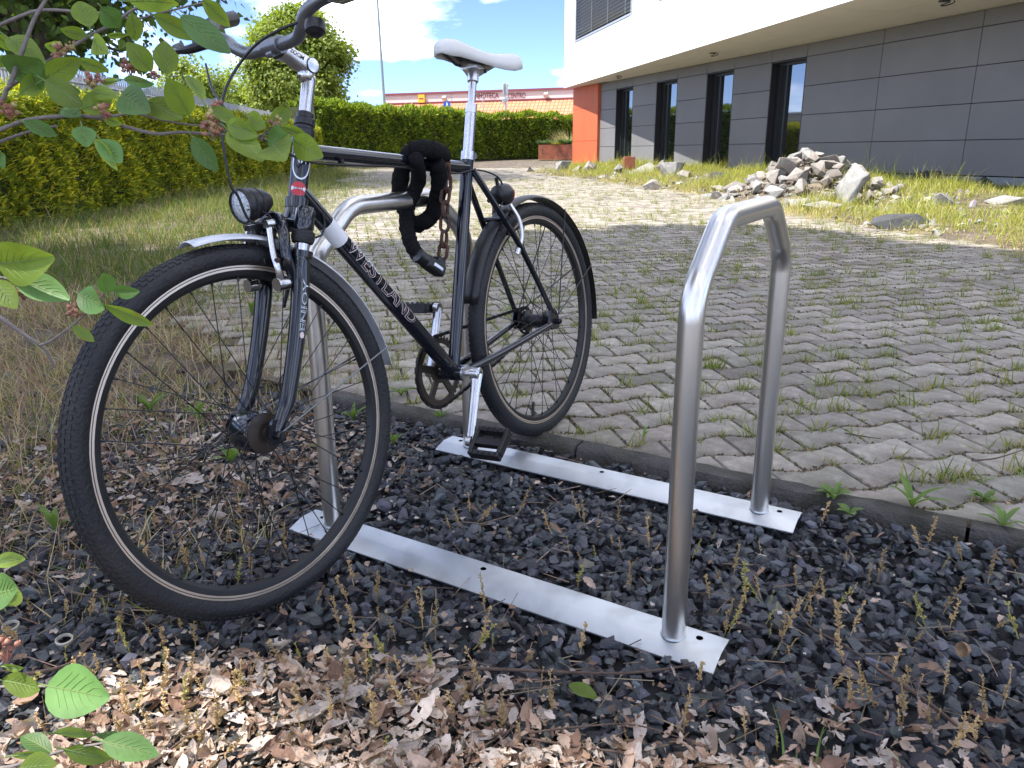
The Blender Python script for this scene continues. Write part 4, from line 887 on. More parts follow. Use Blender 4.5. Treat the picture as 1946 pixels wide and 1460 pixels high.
# brown moss and dead roots along the joints
MP = []
for (k_, j_, c_, sx, sy, sd_) in pav:
    if not in_pave(*c_) or sd_ > 8: continue
    loc = paver_poly(k_, j_); poly = PO + loc[:, :1] * E1 + loc[:, 1:] * E2; m_ = int(np.interp(sd_, [2, 8], [60, 22]) * (1 + .5 * noise2(c_[0], c_[1], 1.7)).clip(.15, 1.8))
    if m_ < 2: continue
    i = rng.integers(0, len(poly) // 2 + 1, m_); q = poly[i] + (poly[(i + 1) % len(poly)] - poly[i]) * rng.uniform(0, 1, (m_, 1)) + rng.normal(0, .0035, (m_, 2)); MP.append(np.column_stack([q, pz(q[:, 1]) - .003]))
MP = np.concatenate(MP); MP = MP[kd(MP[:, 0], MP[:, 1]) > 0]; n = len(MP)
mo = scatter([(np.array([[-.5, -.4, 0], [.5, -.4, 0], [0, .6, .1], [0, 0, .8]]), np.array([[0, 1, 3], [1, 2, 3], [2, 0, 3]]), MP, rand_rot(n, .7), rng.uniform(.005, .015, n), np.array([(.16, .12, .07), (.13, .14, .045), (.28, .22, .13), (.09, .075, .05)])[rng.choice(4, n, p=[.35, .25, .2, .2])] * rng.uniform(.7, 1.3, (n, 1)))], 'joint_moss', 'litter')
tag(mo, 'brown moss and dead roots filling the joints of the paving', 'moss', kind='stuff')
# planted bed by the building
N = 240000; X = rng.uniform(0, 9, N); Y = 5 + 19.5 * rng.uniform(0, 1, N) ** 1.5; wallx = B_O[0] + (B_O[1] - Y) * math.tan(B_ANG) - .15
bx_ = X - bed_x(Y); k = (bx_ > -.08 + .1 * noise2(X, Y, 2)) & (X < wallx) & ((np.hypot((X - 4.15) / .95, (Y - 11.2) / 1.1) > 1) | (rng.uniform(0, 1, N) < .22)) & (rng.uniform(0, 1, N) < (.75 + .4 * noise2(X, Y, .9)).clip(.05, 1))
P = np.column_stack([X, Y, soil(X, Y) - .004])[k]; b2 = bx_[k]; fm = frame_mask(P); P, b2 = P[fm], b2[fm]; n = len(P)
dry = rng.uniform(0, 1, n) < np.interp(b2, [-.1, .35, 1.0], [.85, .5, .22])
hg = rng.uniform(.04, .16, n) * (1 + .55 * noise2(P[:, 0], P[:, 1], .9)).clip(.25, 2.1); tl_ = rng.uniform(0, 1, n) < .035; hg[tl_] *= 2.3
grass('bed_grass', 'sunlit yellow-green weeds and grass among the rubble in the bed', P[~dry], hg[~dry], .0055, [(.26, .31, .055), (.34, .36, .08), (.45, .41, .12)], [.45, .35, .2], .5)
grass('bed_straw', 'dry straw-coloured grass along the front edge of the bed', P[dry], hg[dry] * .7, .0045, [(.46, .36, .20), (.40, .29, .17), (.54, .47, .30)], [.4, .3, .3], .75)

def leaf_grid(L=1.0, W=0.5, nu=6, nv=3, curl=0.0, fold=0.0, twist=0.0, wav=0.0, seed=0):
    r = np.random.default_rng(seed); V = []; 
    for i in range(nu + 1):
        t = i / nu; wd = W * (math.sin(math.pi * min(1, t * 0.96 + .02)) ** 0.75) * (1 - .25 * t)
        for j in range(-nv, nv + 1):
            s = j / nv; x = s * wd / 2; y = t * L; z = abs(s) * wd * fold - curl * (t - .5) ** 2 * L + wav * r.normal() * L
            a = twist * (t - .5); V.append((x * math.cos(a) - z * math.sin(a), y, x * math.sin(a) + z * math.cos(a)))
    m_ = 2 * nv + 1; Fq = [(i * m_ + j, i * m_ + j + 1, (i + 1) * m_ + j + 1, (i + 1) * m_ + j) for i in range(nu) for j in range(2 * nv)]
    return np.array(V), np.array(Fq)
LT = []
for s_ in range(20):
    r = np.random.default_rng(s_); V, Fq = leaf_grid(1, r.uniform(.38, .8), 7, 3, 0, 0, r.normal(0, 1.1), .045, s_)
    V = V + r.normal(0, .035, V.shape) * np.array([.6, .5, 1]); ang = r.uniform(2.5, 9.5); x = V[:, 0] * ang; rad = 1 / ang; V = np.column_stack([np.sin(x) * rad, V[:, 1] + .15 * V[:, 0] ** 2, (1 - np.cos(x)) * rad + r.uniform(-.8, .8) * (V[:, 1] - .5) ** 2]); V[:, 1] -= .5; Fq = Fq[[not ((q % 6 in (0, 5)) and r.uniform() < .35) and r.uniform() > .04 for q in range(len(Fq))]]; LT.append((V, Fq))
def litter(n, cx, cy, rx, ry):
    a = rng.uniform(0, 6.283, n); r = np.sqrt(rng.uniform(0, 1, n)); r = r * (1 - .25 * rng.uniform(0, 1, n)); return np.column_stack([cx + rx * r * np.cos(a), cy + ry * r * np.sin(a)])
LP = np.concatenate([litter(1150, -.36, .96, .48, .25), litter(550, .04, .84, .55, .12), litter(330, -.8, 2.0, .55, .45), litter(150, -1.25, 1.5, .7, .7), litter(200, .42, .93, .35, .13), litter(420, -1.05, 2.2, .75, .55), np.column_stack([rng.uniform(-1.4, 1.3, 200), rng.uniform(.7, 2.2, 200)])])
k = (kd(LP[:, 0], LP[:, 1]) < -.08) & ~rail_near(LP[:, 0], LP[:, 1], .012); LP = LP[k]; n = len(LP)
P = np.column_stack([LP, -.004 + rng.uniform(0, .010, n)]); lc = np.array([(.44, .32, .25), (.46, .39, .345), (.31, .20, .14), (.17, .10, .07), (.54, .46, .40)])[rng.choice(5, n, p=[.32, .26, .2, .12, .10])] * rng.uniform(.75, 1.2, (n, 1))
tid = rng.integers(0, 20, n); rot = rand_rot(n, .75); sz = rng.lognormal(math.log(.025), .45, n).clip(.008, .072)
o = scatter([(LT[t][0], LT[t][1], P[tid == t], rot[tid == t], sz[tid == t], lc[tid == t]) for t in range(20)], 'leaf_litter', 'litter', smooth=False); tag(o, 'curled dry brown and tan leaves littering the gravel', 'dry leaves', kind='stuff')
nc = 5200; cx_ = np.concatenate([rng.normal(-.36, .30, 2400), rng.uniform(-1.5, 1.3, 500), rng.normal(-.95, .4, 2300)]); cy_ = np.concatenate([rng.normal(.93, .15, 2400), rng.uniform(.7, 2.2, 500), rng.normal(2.05, .35, 2300)]); k = (kd(cx_, cy_) < -.08) & ~rail_near(cx_, cy_, .008); cp_ = np.column_stack([cx_, cy_, -.006 + rng.uniform(0, .006, nc)])[k]; n = len(cp_)
o = scatter([(np.array([[-.5, -.4, 0], [.45, -.3, .12], [.3, .5, 0], [-.4, .35, .15]]), np.array([[0, 1, 2], [0, 2, 3]]), cp_, rand_rot(n, .5), rng.lognormal(math.log(.008), .4, n), np.array([(.38, .28, .21), (.42, .36, .31), (.24, .15, .10), (.12, .085, .06)])[rng.choice(4, n, p=[.3, .35, .2, .15])] * rng.uniform(.7, 1.25, (n, 1)))], 'leaf_crumbs', 'litter'); tag(o, 'torn crumbs of dead leaves between the gravel stones', 'dry leaves', kind='stuff')
# straw, stalk and twig crumbs
N = 1500; X = np.concatenate([rng.uniform(-1.5, 1.4, 700), rng.normal(-.25, .4, 500), rng.uniform(-1.6, -.4, 300)]); Y = np.concatenate([rng.uniform(.7, 2.3, 700), rng.normal(.92, .18, 500), rng.uniform(1.5, 2.6, 300)])
k = (kd(X, Y) < -.1) & ~rail_near(X, Y, .01); P = np.column_stack([X, Y, np.full(N, -.006)])[k]; n = len(P); tv = np.array([[-.5, 0, -.5], [.5, 0, -.5], [0, 0, .6], [-.5, 1, -.5], [.5, 1, -.5], [0, 1, .6]]); tf = np.array([[0, 1, 4, 3], [1, 2, 5, 4], [2, 0, 3, 5]])
rot = rand_rot(n, .25); w_ = rng.uniform(.0008, .002, n)
o = scatter([(tv, tf, P, rot, np.column_stack([w_, rng.uniform(.02, .09, n), w_]), vary((.26, .19, .13), n, .35))], 'stalk_litter', 'litter'); tag(o, 'broken dry stalks and stem bits strewn over the gravel', 'dry stalks', kind='stuff')

# dry stonecrop sprigs standing in the gravel, one object each
SPM = []
for s_ in range(7):
    r = np.random.default_rng(40 + s_); b = MB(); L = 1.0; pth = [(0, 0, -.1)]
    for i in range(1, 8): pth.append((pth[-1][0] + r.normal(0, .025), pth[-1][1] + r.normal(0, .025), i / 7 * L))
    b.tube(pth, np.linspace(.022, .012, 8), 5)
    for i in range(34):
        t = r.uniform(.10, 1.02); a = r.uniform(0, 6.28); idx_ = min(6, int(t * 7)); c0 = np.array(pth[idx_]); c0[2] = t * L; s2 = .125 * r.uniform(.6, 1.2) * (1.15 - .35 * t)
        d_ = np.array([math.cos(a), math.sin(a), r.uniform(.2, 1)]); d_ /= np.linalg.norm(d_); e_ = np.cross(d_, (0, 0, 1)); e_ /= np.linalg.norm(e_); f_ = np.cross(e_, d_)
        b.add([c0, c0 + d_ * s2 * .55 + e_ * s2 * .38, c0 + d_ * s2 * 1.2, c0 + d_ * s2 * .55 - e_ * s2 * .38, c0 + d_ * s2 * .6 + f_ * s2 * .3], [(0, 1, 4), (1, 2, 4), (2, 3, 4), (3, 0, 4), (0, 3, 2, 1)])
    for c_ in ('sprig', 'sprig_green'):
        me = b.mesh('sprig', 60); me.materials.append(MT[c_]); SPM.append(me)
spots = []
clumps = rng.uniform((0, 960), (1946, 1440), (46, 2))
while len(spots) < 235:
    cl_ = clumps[rng.integers(0, 46)]; px_, py_ = (rng.uniform(0, 1946), rng.uniform(960, 1440)) if rng.uniform() < .3 else (cl_[0] + rng.normal(0, 55), cl_[1] + rng.normal(0, 28))
    if not (0 < px_ < 1946 and 955 < py_ < 1445): continue
    P = onz(px_, py_, -.012)
    if kd(P[0], P[1]) > -.12 or rail_near(P[0], P[1], .012): continue
    if px_ < 250 and py_ < 1060: continue
    if any(math.hypot(P[0] - q[0], P[1] - q[1]) < .012 for q in spots): continue
    spots.append(P)
for i, P in enumerate(spots):
    gr = rng.uniform() < .18; me = SPM[int(rng.integers(0, 7)) * 2 + (1 if gr else 0)]
    o = bpy.data.objects.new('stonecrop_sprig', me); COL.objects.link(o); o.location = P; s_ = .026 + .052 * rng.uniform() ** 1.4; o.scale = (s_ * rng.uniform(.6, 1), s_ * rng.uniform(.6, 1), s_); o.rotation_euler = (rng.normal(0, .24), rng.normal(0, .24), rng.uniform(0, 6.28))
    tt = (P[0] - FB[0]) * RAILU[0] + (P[1] - FB[1]) * RAILU[1]; ww = (P[0] - FB[0]) * RAILW[0] + (P[1] - FB[1]) * RAILW[1]
    zone = ('between the two rails' if 0 < ww < .572 else 'behind the far rail' if ww >= .572 else 'just before the near rail' if ww > -.16 else 'farther before the near rail' if ww > -.34 else 'near the lower picture edge') if -.09 < tt < .94 else ('right of the rack' if tt <= -.09 else 'left of the rack')
    part_ = '' if not -.09 < tt < .94 else (' at the right end' if tt < .2 else ' right of its middle' if tt < .43 else ' left of its middle' if tt < .68 else ' at the left end')
    ht = 'tall' if s_ > .055 else 'short' if s_ < .038 else 'medium'; ln_ = 'leaning' if abs(o.rotation_euler[0]) + abs(o.rotation_euler[1]) > .3 else 'upright'
    tag(o, '%s %s %s sprig in gravel %s%s' % (ht, ln_, 'greenish' if gr else 'ochre', zone, part_), 'plant', 'stonecrop sprigs in the gravel')
# broad-leaved weeds
def weed(px_, py_, n, L, W, label, up=.9, z=None, m='weed'):
    P = onz(px_, py_, .0 if z is None else z); root = empty('broadleaf_weed', P); tag(root, label, 'weed')
    for i in range(n):
        V, Fq = leaf_grid(L * rng.uniform(.7, 1.15), W * rng.uniform(.8, 1.2), 6, 2, .5, .18, 0, .006, int(rng.integers(0, 999))); e = up * rng.uniform(.55, 1.2); a = 6.283 * i / n + rng.normal(0, .35)
        Rx = np.array([[1, 0, 0], [0, math.cos(e), -math.sin(e)], [0, math.sin(e), math.cos(e)]]); Rz = np.array([[math.cos(a), -math.sin(a), 0], [math.sin(a), math.cos(a), 0], [0, 0, 1]])
        V = V - np.array([0, 0, V[0][2]]); MB().add(V @ (Rz @ Rx).T, [tuple(q) for q in Fq]).build('leaf', m, root, sharp=60)
for a in ((480, 600, 6, .10, .026, 'upright pale green weed in the paving seen through the front wheel', 1.1, .04), (285, 785, 6, .10, .024, 'leafy weed at the left inside the front wheel', .9, None), (378, 800, 5, .085, .02, 'tall-leaved weed below left of the front hub', 1.1, None),
          (672, 800, 6, .07, .02, 'weed with narrow leaves behind the steel tube inside the wheel', 1.0, None), (762, 752, 7, .06, .022, 'low bright weed by the kerb between wheel and chainring', .6, .015), (748, 845, 5, .05, .014, 'thin upright weed right of the front tyre', 1.1, None),
          (835, 800, 6, .05, .014, 'slender weed left of the pedal crank', 1.1, None), (1222, 834, 3, .05, .012, 'two-leaved weed in the paving left of the steel arch', .8, .015), (1585, 945, 9, .05, .02, 'low green weed on the paving edge beside the far arch leg', .4, .015),
          (1612, 978, 4, .035, .024, 'small round-leaved weed in the gravel at the kerb', .5, None), (1732, 962, 5, .10, .022, 'tall plantain leaf rising from the paving at the right', .8, .015), (1905, 1000, 7, .07, .016, 'spreading weed with narrow leaves at the right picture edge', .5, .015),
          (1870, 950, 10, .04, .016, 'feathery low weed in the paving near the right edge', .4, .015), (440, 880, 5, .09, .022, 'drooping leafy weed under the front hub', .7, None), (105, 1010, 5, .07, .018, 'small upright weed left of the front tyre', 1.0, None),
          (715, 700, 6, .045, .016, 'little weed between tyre and down tube on the paving', .7, .03)): weed(*a)
# individual twigs and odds and ends
def twig(pts, r, label, z=0.004, m='twig', name='twig', lift=0.0):
    P = np.array([onz(x, y, z) for x, y in pts]); P[:, 2] += np.linspace(0, lift, len(P)) + rng.normal(0, .0012, len(P)); c0 = P[0].copy()
    o = MB().tube(spline(P - c0, 6), np.linspace(r, r * .55, (len(P) - 1) * 6 + 1), 6).build(name, m, sharp=60); o.location = c0; tag(o, label, 'twig')
twig([(825, 1265), (1000, 1275), (1180, 1279), (1320, 1264)], .0032, 'long reddish twig lying in front of the near rail')
twig([(1666, 1271), (1761, 1334), (1840, 1400), (1905, 1465)], .0034, 'thick brown stick running to the lower right corner')
twig([(1496, 1132), (1540, 1192), (1603, 1224), (1666, 1268)], .0026, 'bent brown twig leading to the thick stick at the right')
twig([(277, 1459), (385, 1375), (488, 1280)], .0022, 'straight pale stalk across the sunlit dry leaves')
twig([(26, 1284), (108, 1269), (149, 1252), (172, 1224)], .0034, 'curved dark twig left of the front tyre')
twig([(51, 1085), (108, 1113), (144, 1129), (240, 1136)], .0022, 'thin twig reaching under the left side of the tyre')
twig([(316, 1249), (385, 1270), (462, 1278)], .0022, 'thin brown twig above the sunlit leaves')
twig([(981, 1395), (1096, 1380), (1204, 1378), (1308, 1407)], .0018, 'upper of two thin grey twigs at the bottom centre')
twig([(981, 1402), (1096, 1418), (1204, 1434), (1293, 1459)], .0020, 'lower of two thin grey twigs at the bottom centre')
twig([(883, 1441), (959, 1395), (1006, 1362)], .0018, 'short stalk crossing the two thin grey twigs')
twig([(815, 1430), (862, 1351), (909, 1283)], .0016, 'straw-coloured stem leaning up at the bottom centre', lift=.01)
twig([(1847, 876), (1893, 871), (1946, 856)], .0026, 'dark twig lying on the paving at the right edge', .02)
twig([(1606, 822), (1646, 831), (1674, 833)], .0022, 'short dark twig on the paving right of the arch', .022)
twig([(1640, 1335), (1720, 1300), (1800, 1262)], .0016, 'thin pink stalk crossing the thick stick at the right')
twig([(700, 1085), (760, 1110), (860, 1118)], .0016, 'thin dry stalk in front of the near rail')
gl = leaf_grid(.052, .026, 8, 3, .4, .25, .6, .002, 4); o = MB().add(gl[0], [tuple(q) for q in gl[1]]).build('fallen_leaf', 'leaf', sharp=60); P = onz(1081, 1301, .012); o.location = P; o.rotation_euler = (-.3, .5, R_(-118)); tag(o, 'folded fresh green leaf lying on the gravel in the foreground', 'leaf')
for (px_, py_, lab) in ((20, 1190, 'hollow pale stem ring at the left picture edge'), (122, 1216, 'hollow pale stem ring right of the other ring')):
    P = onz(px_, py_, .004); o = MB().lathe([(.0118, -.003), (.0140, -.003), (.0148, .002), (.0125, .0035)], (0, 0, 0), (0.1, -.15, 1), 18, closed=True).build('stem_ring', 'snail', sharp=50); o.location = P; tag(o, lab, 'stem ring')
P = onz(1829, 1240, .002); o = MB().lathe([(.0, -.012), (.008, -.010), (.0125, -.002), (.0125, .004), (.0110, .003), (.007, -.006), (0, -.008)], (0, 0, 0), (-.9, -.3, .2), 18).build('nut_shell', 'shell', sharp=60); o.location = P + np.array([0, 0, .006]); tag(o, 'empty brown half nut shell in the gravel at the right', 'nut shell')
gr_ = empty('grass_tuft', onz(1552, 1462, -.005)); tag(gr_, 'fresh green grass blades arching over dry leaves at the bottom right', 'grass')
for pts in ([(1550, 1462), (1556, 1420), (1572, 1372), (1620, 1348), (1707, 1346)], [(1550, 1462), (1560, 1400), (1590, 1365), (1605, 1352)], [(1575, 1462), (1572, 1430), (1560, 1405)], [(1490, 1462), (1486, 1400), (1468, 1336)], [(1510, 1462), (1516, 1420), (1522, 1395)]):
    P = np.array([atD(x, y, np.linalg.norm(onz(pts[0][0], pts[0][1], -.005) - CAMP) / np.linalg.norm(ray(*pts[0])) * (1 + .05 * i)) for i, (x, y) in enumerate(pts)]); P = spline(P - np.array(gr_.location), 5); n = len(P); w = np.linspace(.0036, .0004, n)
    sd_ = np.array([0.6, -.6, .5]); V = []
    for i in range(n): V += [P[i] - np.array([.7, .2, .2]) * w[i], P[i] + np.array([.7, .2, .2]) * w[i]]
    MB().add(V, [(2 * i, 2 * i + 1, 2 * i + 3, 2 * i + 2) for i in range(n - 1)]).build('blade', 'weed', gr_, sharp=60)

# ================================================================ BICYCLE RACK
rack = empty('bicycle_rack', (FB[0], FB[1], 0)); Mr = Matrix.Identity(4)
Mr[0][0], Mr[1][0] = RAILU; Mr[0][1], Mr[1][1] = -RAILW; Mr[0][3], Mr[1][3] = FB                       # local x along the rail to the left, y = -w, z up
rack.matrix_world = Mr; tag(rack, 'brushed stainless steel rack of two arches on two galvanised floor rails', 'bicycle rack')
AS, AWD, TR = 0.849, 0.572, 0.0213
def fillet(pts, rad, n=7):
    P = [np.asarray(p, float) for p in pts]; out = [P[0]]
    for a, b_, c_ in zip(P[:-2], P[1:-1], P[2:]):
        d0 = (a - b_) / np.linalg.norm(a - b_); d1 = (c_ - b_) / np.linalg.norm(c_ - b_); th = math.acos(np.clip(d0 @ d1, -1, 1)); t = rad / math.tan(th / 2)
        bis = (d0 + d1) / np.linalg.norm(d0 + d1); ctr = b_ + bis * rad / math.sin(th / 2); s_, e_ = b_ + d0 * t, b_ + d1 * t
        for q in np.linspace(0, 1, n):
            v = (s_ - ctr) * (1 - q) + (e_ - ctr) * q; out.append(ctr + v / np.linalg.norm(v) * rad)
    out.append(P[-1]); return out
for i, xo in enumerate((0.0, AS)):
    zr = 0.012
    pth = fillet([(xo, 0, 0.0), (xo, 0, .618), (xo, -.130, .730), (xo, -(AWD - .130), .735), (xo, -AWD, .628), (xo, -AWD, zr)], .095, 12)
    ar = MB().tube(pth, TR, 28, cap=False).build('arch', 'steel', rack, sharp=60)
    for y_, z_ in ((0, 0), (-AWD, zr)): MB().lathe([(TR + .0022, -.001), (TR + .0012, .0016), (TR - .001, .0024)], (xo, y_, z_), (0, 0, 1), 28).build('weld', 'zinc', ar)
PR = [(-.053, -.0155), (-.050, -.0140), (-.018, -.0022), (-.010, -.0002), (.034, 0), (.040, -.0030), (.048, -.014)]
for (wo, zo) in ((0, 0), (AWD, .012)):
    top = [(w_, z_) for w_, z_ in PR]; bot = [(w_, z_ - .003) for w_, z_ in PR][::-1]; poly = top + bot; b = MB(); V = []
    for u_ in (-.092, AS + .092): V += [(u_, -(w_ + wo), z_ + zo) for w_, z_ in poly]
    n = len(poly); Fq = [(i, (i + 1) % n, n + (i + 1) % n, n + i) for i in range(n)]; m_ = len(PR)
    for o_ in (0, n): Fq += [(o_ + i, o_ + i + 1, o_ + n - 2 - i, o_ + n - 1 - i) for i in range(m_ - 1)]
    rl = b.add(V, Fq).build('floor_rail', 'zinc', rack, sharp=18)
    for u_ in (-.045, AS / 2, AS + .045): MB().lathe([(.0065, .0003), (.0, .0003)], (u_, -(wo + .012), zo), (0, 0, 1), 18).build('bolt_hole_disc', 'hole', rl, sharp=None)  # flat dark disc on the uncut rail, painting the shade of a hole

# ================================================================ BICYCLE
BT = np.array([0.10729, 2.27732, 0.00959]); BYAW, BLEAN, BPIT, STEER = 4.16503, 0.08833, 0.01265, -0.07414
Mb = Matrix.Translation(BT) @ Matrix.Rotation(BYAW, 4, 'Z') @ Matrix.Rotation(BLEAN, 4, 'X') @ Matrix.Rotation(BPIT, 4, 'Y')
bike = empty('bicycle', matrix=Mb); tag(bike, 'black trekking bicycle with cream saddle and silver front mudguard leaning on the rack', 'bicycle')
MbN = np.array(Mb)
def b2w(p): return MbN[:3, :3] @ np.asarray(p, float) + MbN[:3, 3]
H_T, H_B = np.array([.84705, 0, .87272]), np.array([.88895, 0, .75159]); HAX = (H_T - H_B) / np.linalg.norm(H_T - H_B)
Sm = np.array(Matrix.Rotation(STEER, 3, Vector(HAX)))
def ST(p): return H_B + Sm @ (np.asarray(p, float) - H_B)
def bpix(x, y, yy=0.0, steer=False):                                 # photo pixel -> bicycle coordinates on the plane y = yy
    A = MbN[:3, :3].T; c_ = A @ (CAMP - MbN[:3, 3]); d_ = A @ ray(x, y)
    if steer: c_ = H_B + Sm.T @ (c_ - H_B); d_ = Sm.T @ d_
    return c_ + d_ * ((yy - c_[1]) / d_[1])
BBp = np.array([.44782, 0, .30135]); STp = np.array([.28475, 0, .82452]); WR = .348; FH = np.array([1.07847, 0, .34669]); SAX = (STp - BBp) / np.linalg.norm(STp - BBp)
# --- frame
fb = MB()
fb.tube([H_B - HAX * .004, H_T + HAX * .004], .0185, 20); fb.tube([H_B - HAX * .008, H_B + HAX * .012], .0225, 20); fb.tube([H_T - HAX * .012, H_T + HAX * .004], .0215, 20)
tt0 = H_T - HAX * .022
fb.tube([tt0, STp - SAX * .022], .0150, 18)
dt0, dt1 = H_B + HAX * .026, BBp + np.array([.004, 0, .004])
fb.tube([dt0, dt1], .0192, 20)
fb.tube([BBp, STp], .0160, 18)
fb.lathe([(.0, -.036), (.0205, -.036), (.0205, .036), (0, .036)], BBp, (0, 1, 0), 22)
for s in (1, -1):
    dro = np.array([0.006, s * .064, WR])
    fb.tube(spline([BBp + [-.012, s * .022, 0], BBp + [-.16, s * .040, .012], dro + [.03, 0, -.004]], 6), np.linspace(.0115, .0085, 13), 12)
    fb.tube(spline([STp - SAX * .030 + [-.008, s * .014, 0], np.array([.15, s * .045, .60]), dro + [.012, 0, .03]], 6), np.linspace(.0090, .0075, 13), 12)
    fb.prism([(-.012, -.022), (.030, -.020), (.045, .002), (.03, .040), (.008, .042), (-.014, .012)], -.003, .003, tf=lambda x, y, z, s=s: (x, s * .064 + z, WR + y))
fb.tube([(.19, -.045, .665), (.19, .045, .665)], .007, 8)
frame = fb.build('frame', 'black', bike, sharp=50)
# white band and lettering wrapped round the down tube
dax = (dt1 - dt0); dlen = np.linalg.norm(dax); dax /= dlen; dup = np.cross(dax, (0, 1, 0)); dup = dup if dup[2] > 0 else -dup
def on_tube(o0, ax, upv, outv, r):
    def f(s, t):
        a = t / r; return o0 + ax * s + (outv * math.cos(a) + upv * math.sin(a)) * r
    return f
MB().tube([dt0 + dax * .088, dt0 + dax * .142], .01945, 20, cap=False).build('white_band', 'whitepaint', frame, sharp=60)
def wrap_text(txt, size, m, o0, ax, upv, outv, r, s_mid, t_mid, width, offset=0.0, cuts=8, name='lettering', parent=None, hscale=None):
    V, Fq = text_mesh(txt, 1.0, offset, cuts); V = np.array(V); c_ = (V.max(0) + V.min(0)) / 2; w = (V.max(0) - V.min(0)); k = width / w[0]; kh = hscale / w[1] if hscale else k
    f = on_tube(o0, ax, upv, outv, r); P = [f(s_mid + (x - c_[0]) * k, t_mid + (y - c_[1]) * kh) for x, y in V]
    return MB().add(P, Fq).build(name, m, parent, sharp=None)
LFT = np.array([0, 1.0, 0])
sA = (bpix(680, 462) - dt0) @ dax; sB = (bpix(795, 605) - dt0) @ dax
wrap_text('WESTLAND', 1, 'outline', dt0, dax, dup, LFT, .0197, .285, .002, .27, .018, parent=frame, hscale=.032)
wrap_text('WESTLAND', 1, 'black', dt0, dax, dup, LFT, .0201, .285, .002, .268, -.012, parent=frame, hscale=.030)
wrap_text('WESTLAND', 1, 'textblue', dt0, dax, dup, LFT, .0206, .205, .012, .115, .012, parent=frame, hscale=.013)
# head tube badge and sticker
hup = HAX; hside = np.array([-HAX[2], 0, HAX[0]]); hout = np.array([.62, .785, 0.0]); hout -= HAX * (hout @ HAX); hout /= np.linalg.norm(hout); hs = np.cross(HAX, hout)
def on_head(rr): return on_tube(H_B, HAX, -hs, hout, rr)
def head_poly(pts, rr, m, name, parent=frame):
    f = on_head(rr); pts = np.array(pts); c_ = pts.mean(0); n = len(pts); V = [f(*c_)] ; rings = 5
    for q in range(1, rings + 1): V += [f(*(c_ + (p - c_) * q / rings)) for p in pts]
    Fq = [(0, 1 + i, 1 + (i + 1) % n) for i in range(n)]
    for q in range(rings - 1): Fq += [(1 + q * n + i, 1 + (q + 1) * n + i, 1 + (q + 1) * n + (i + 1) % n, 1 + q * n + (i + 1) % n) for i in range(n)]
    return MB().add(V, Fq).build(name, m, parent, sharp=60)
el = lambda cx, cy, rx, ry, n=28: [(cx + ry * math.sin(a), cy + rx * math.cos(a)) for a in np.linspace(0, 2 * math.pi, n, endpoint=False)]
head_poly(el(.080, 0, .0195, .034), .01885, 'textblue', 'head_badge'); head_poly(el(.080, 0, .0165, .031), .0190, 'black', 'head_badge')
wrap_text('N7', 1, 'textblue', H_B, -hs, HAX, hout, .0192, 0, .0, .001, parent=frame)  if False else None
def head_text(txt, s0, t0, w, h_, m, rr=.0193, parent=frame):
    V, Fq = text_mesh(txt, 1.0, .01, 6); V = np.array(V); c_ = (V.max(0) + V.min(0)) / 2; k = V.max(0) - V.min(0); f = on_head(rr)
    MB().add([f(s0 + (y - c_[1]) * h_ / k[1], t0 - (x - c_[0]) * w / k[0] * -1) for x, y in V], Fq).build('lettering', m, parent, sharp=None)
head_text('N7', .087, .001, .019, .020, 'textblue'); 
stk = head_poly(el(.028, .002, .0165, .0135), .01885, 'redsticker', 'oval_sticker')
head_poly([(.0245, -.0125), (.0325, -.0125), (.0325, .0165), (.0245, .0165)], .0190, 'whitepaint', 'sticker_band', stk); head_text('EDER', .0285, .003, .019, .0052, 'maroon', .0192, stk)
# seat clamp, seat post, saddle
MB().tube([STp - SAX * .004, STp + SAX * .018], .0185, 20).box(STp + SAX * .008 + np.array([-.024, 0, 0]), (.016, .014, .014)).build('seat_clamp', 'chrome', bike)
colz = STp + SAX * .130
sp_ = MB().tube([STp + SAX * .01, colz], .0140, 20).build('seat_post', 'chrome', bike)
MB().tube([colz - SAX * .012, colz + SAX * .012], .0152, 20).build('collar', 'alu', sp_)
top_ = STp + SAX * .218
MB().tube([colz, top_], .0102, 18).build('inner_post', 'chrome', sp_)
ch = MB().lathe([(.0125, -.02), (.0145, -.018), (.0145, .012), (.012, .016), (0, .016)], top_, SAX, 18); ch.box(top_ + np.array([.0, 0, .020]), (.046, .046, .012)); ch.box(top_ + np.array([-.0, .0, .030]), (.030, .05, .010))
for s in (1, -1): ch.tube([top_ + [-.012, s * .012, .034], top_ + [-.012, s * .012, .012]], .0035, 8)
ch.build('saddle_clamp', 'alu', bike)
sd_ = MB(); secs = [(.362, .008, 1.088, .016, 0), (.356, .019, 1.098, .030, 0), (.338, .025, 1.107, .042, 0), (.305, .027, 1.109, .044, .002), (.265, .029, 1.102, .041, .002), (.225, .036, 1.093, .038, .003), (.19, .047, 1.087, .040, .004), (.155, .062, 1.085, .045, .006), (.125, .072, 1.087, .049, .007), (.10, .0745, 1.090, .048, .008), (.082, .069, 1.090, .042, .007), (.070, .052, 1.087, .030, .004), (.064, .025, 1.083, .016, 0)]
V = []; m_ = 17
for (x, w_, z_, dp, gr) in secs:
    for j in range(m_):
        a = math.pi * (j / (m_ - 1)) ; cx_ = math.cos(a); sy_ = math.sin(a)
        yy = w_ * (abs(cx_) ** .65) * (1 if cx_ >= 0 else -1); zz = z_ - dp * (1 - sy_ ** .55) - gr * math.exp(-(yy / .012) ** 2)
        V.append((x, yy, zz))
Fq = [(i * m_ + j, i * m_ + j + 1, (i + 1) * m_ + j + 1, (i + 1) * m_ + j) for i in range(len(secs) - 1) for j in range(m_ - 1)] + [tuple(range(m_)), tuple((len(secs) - 1) * m_ + j for j in range(m_))]
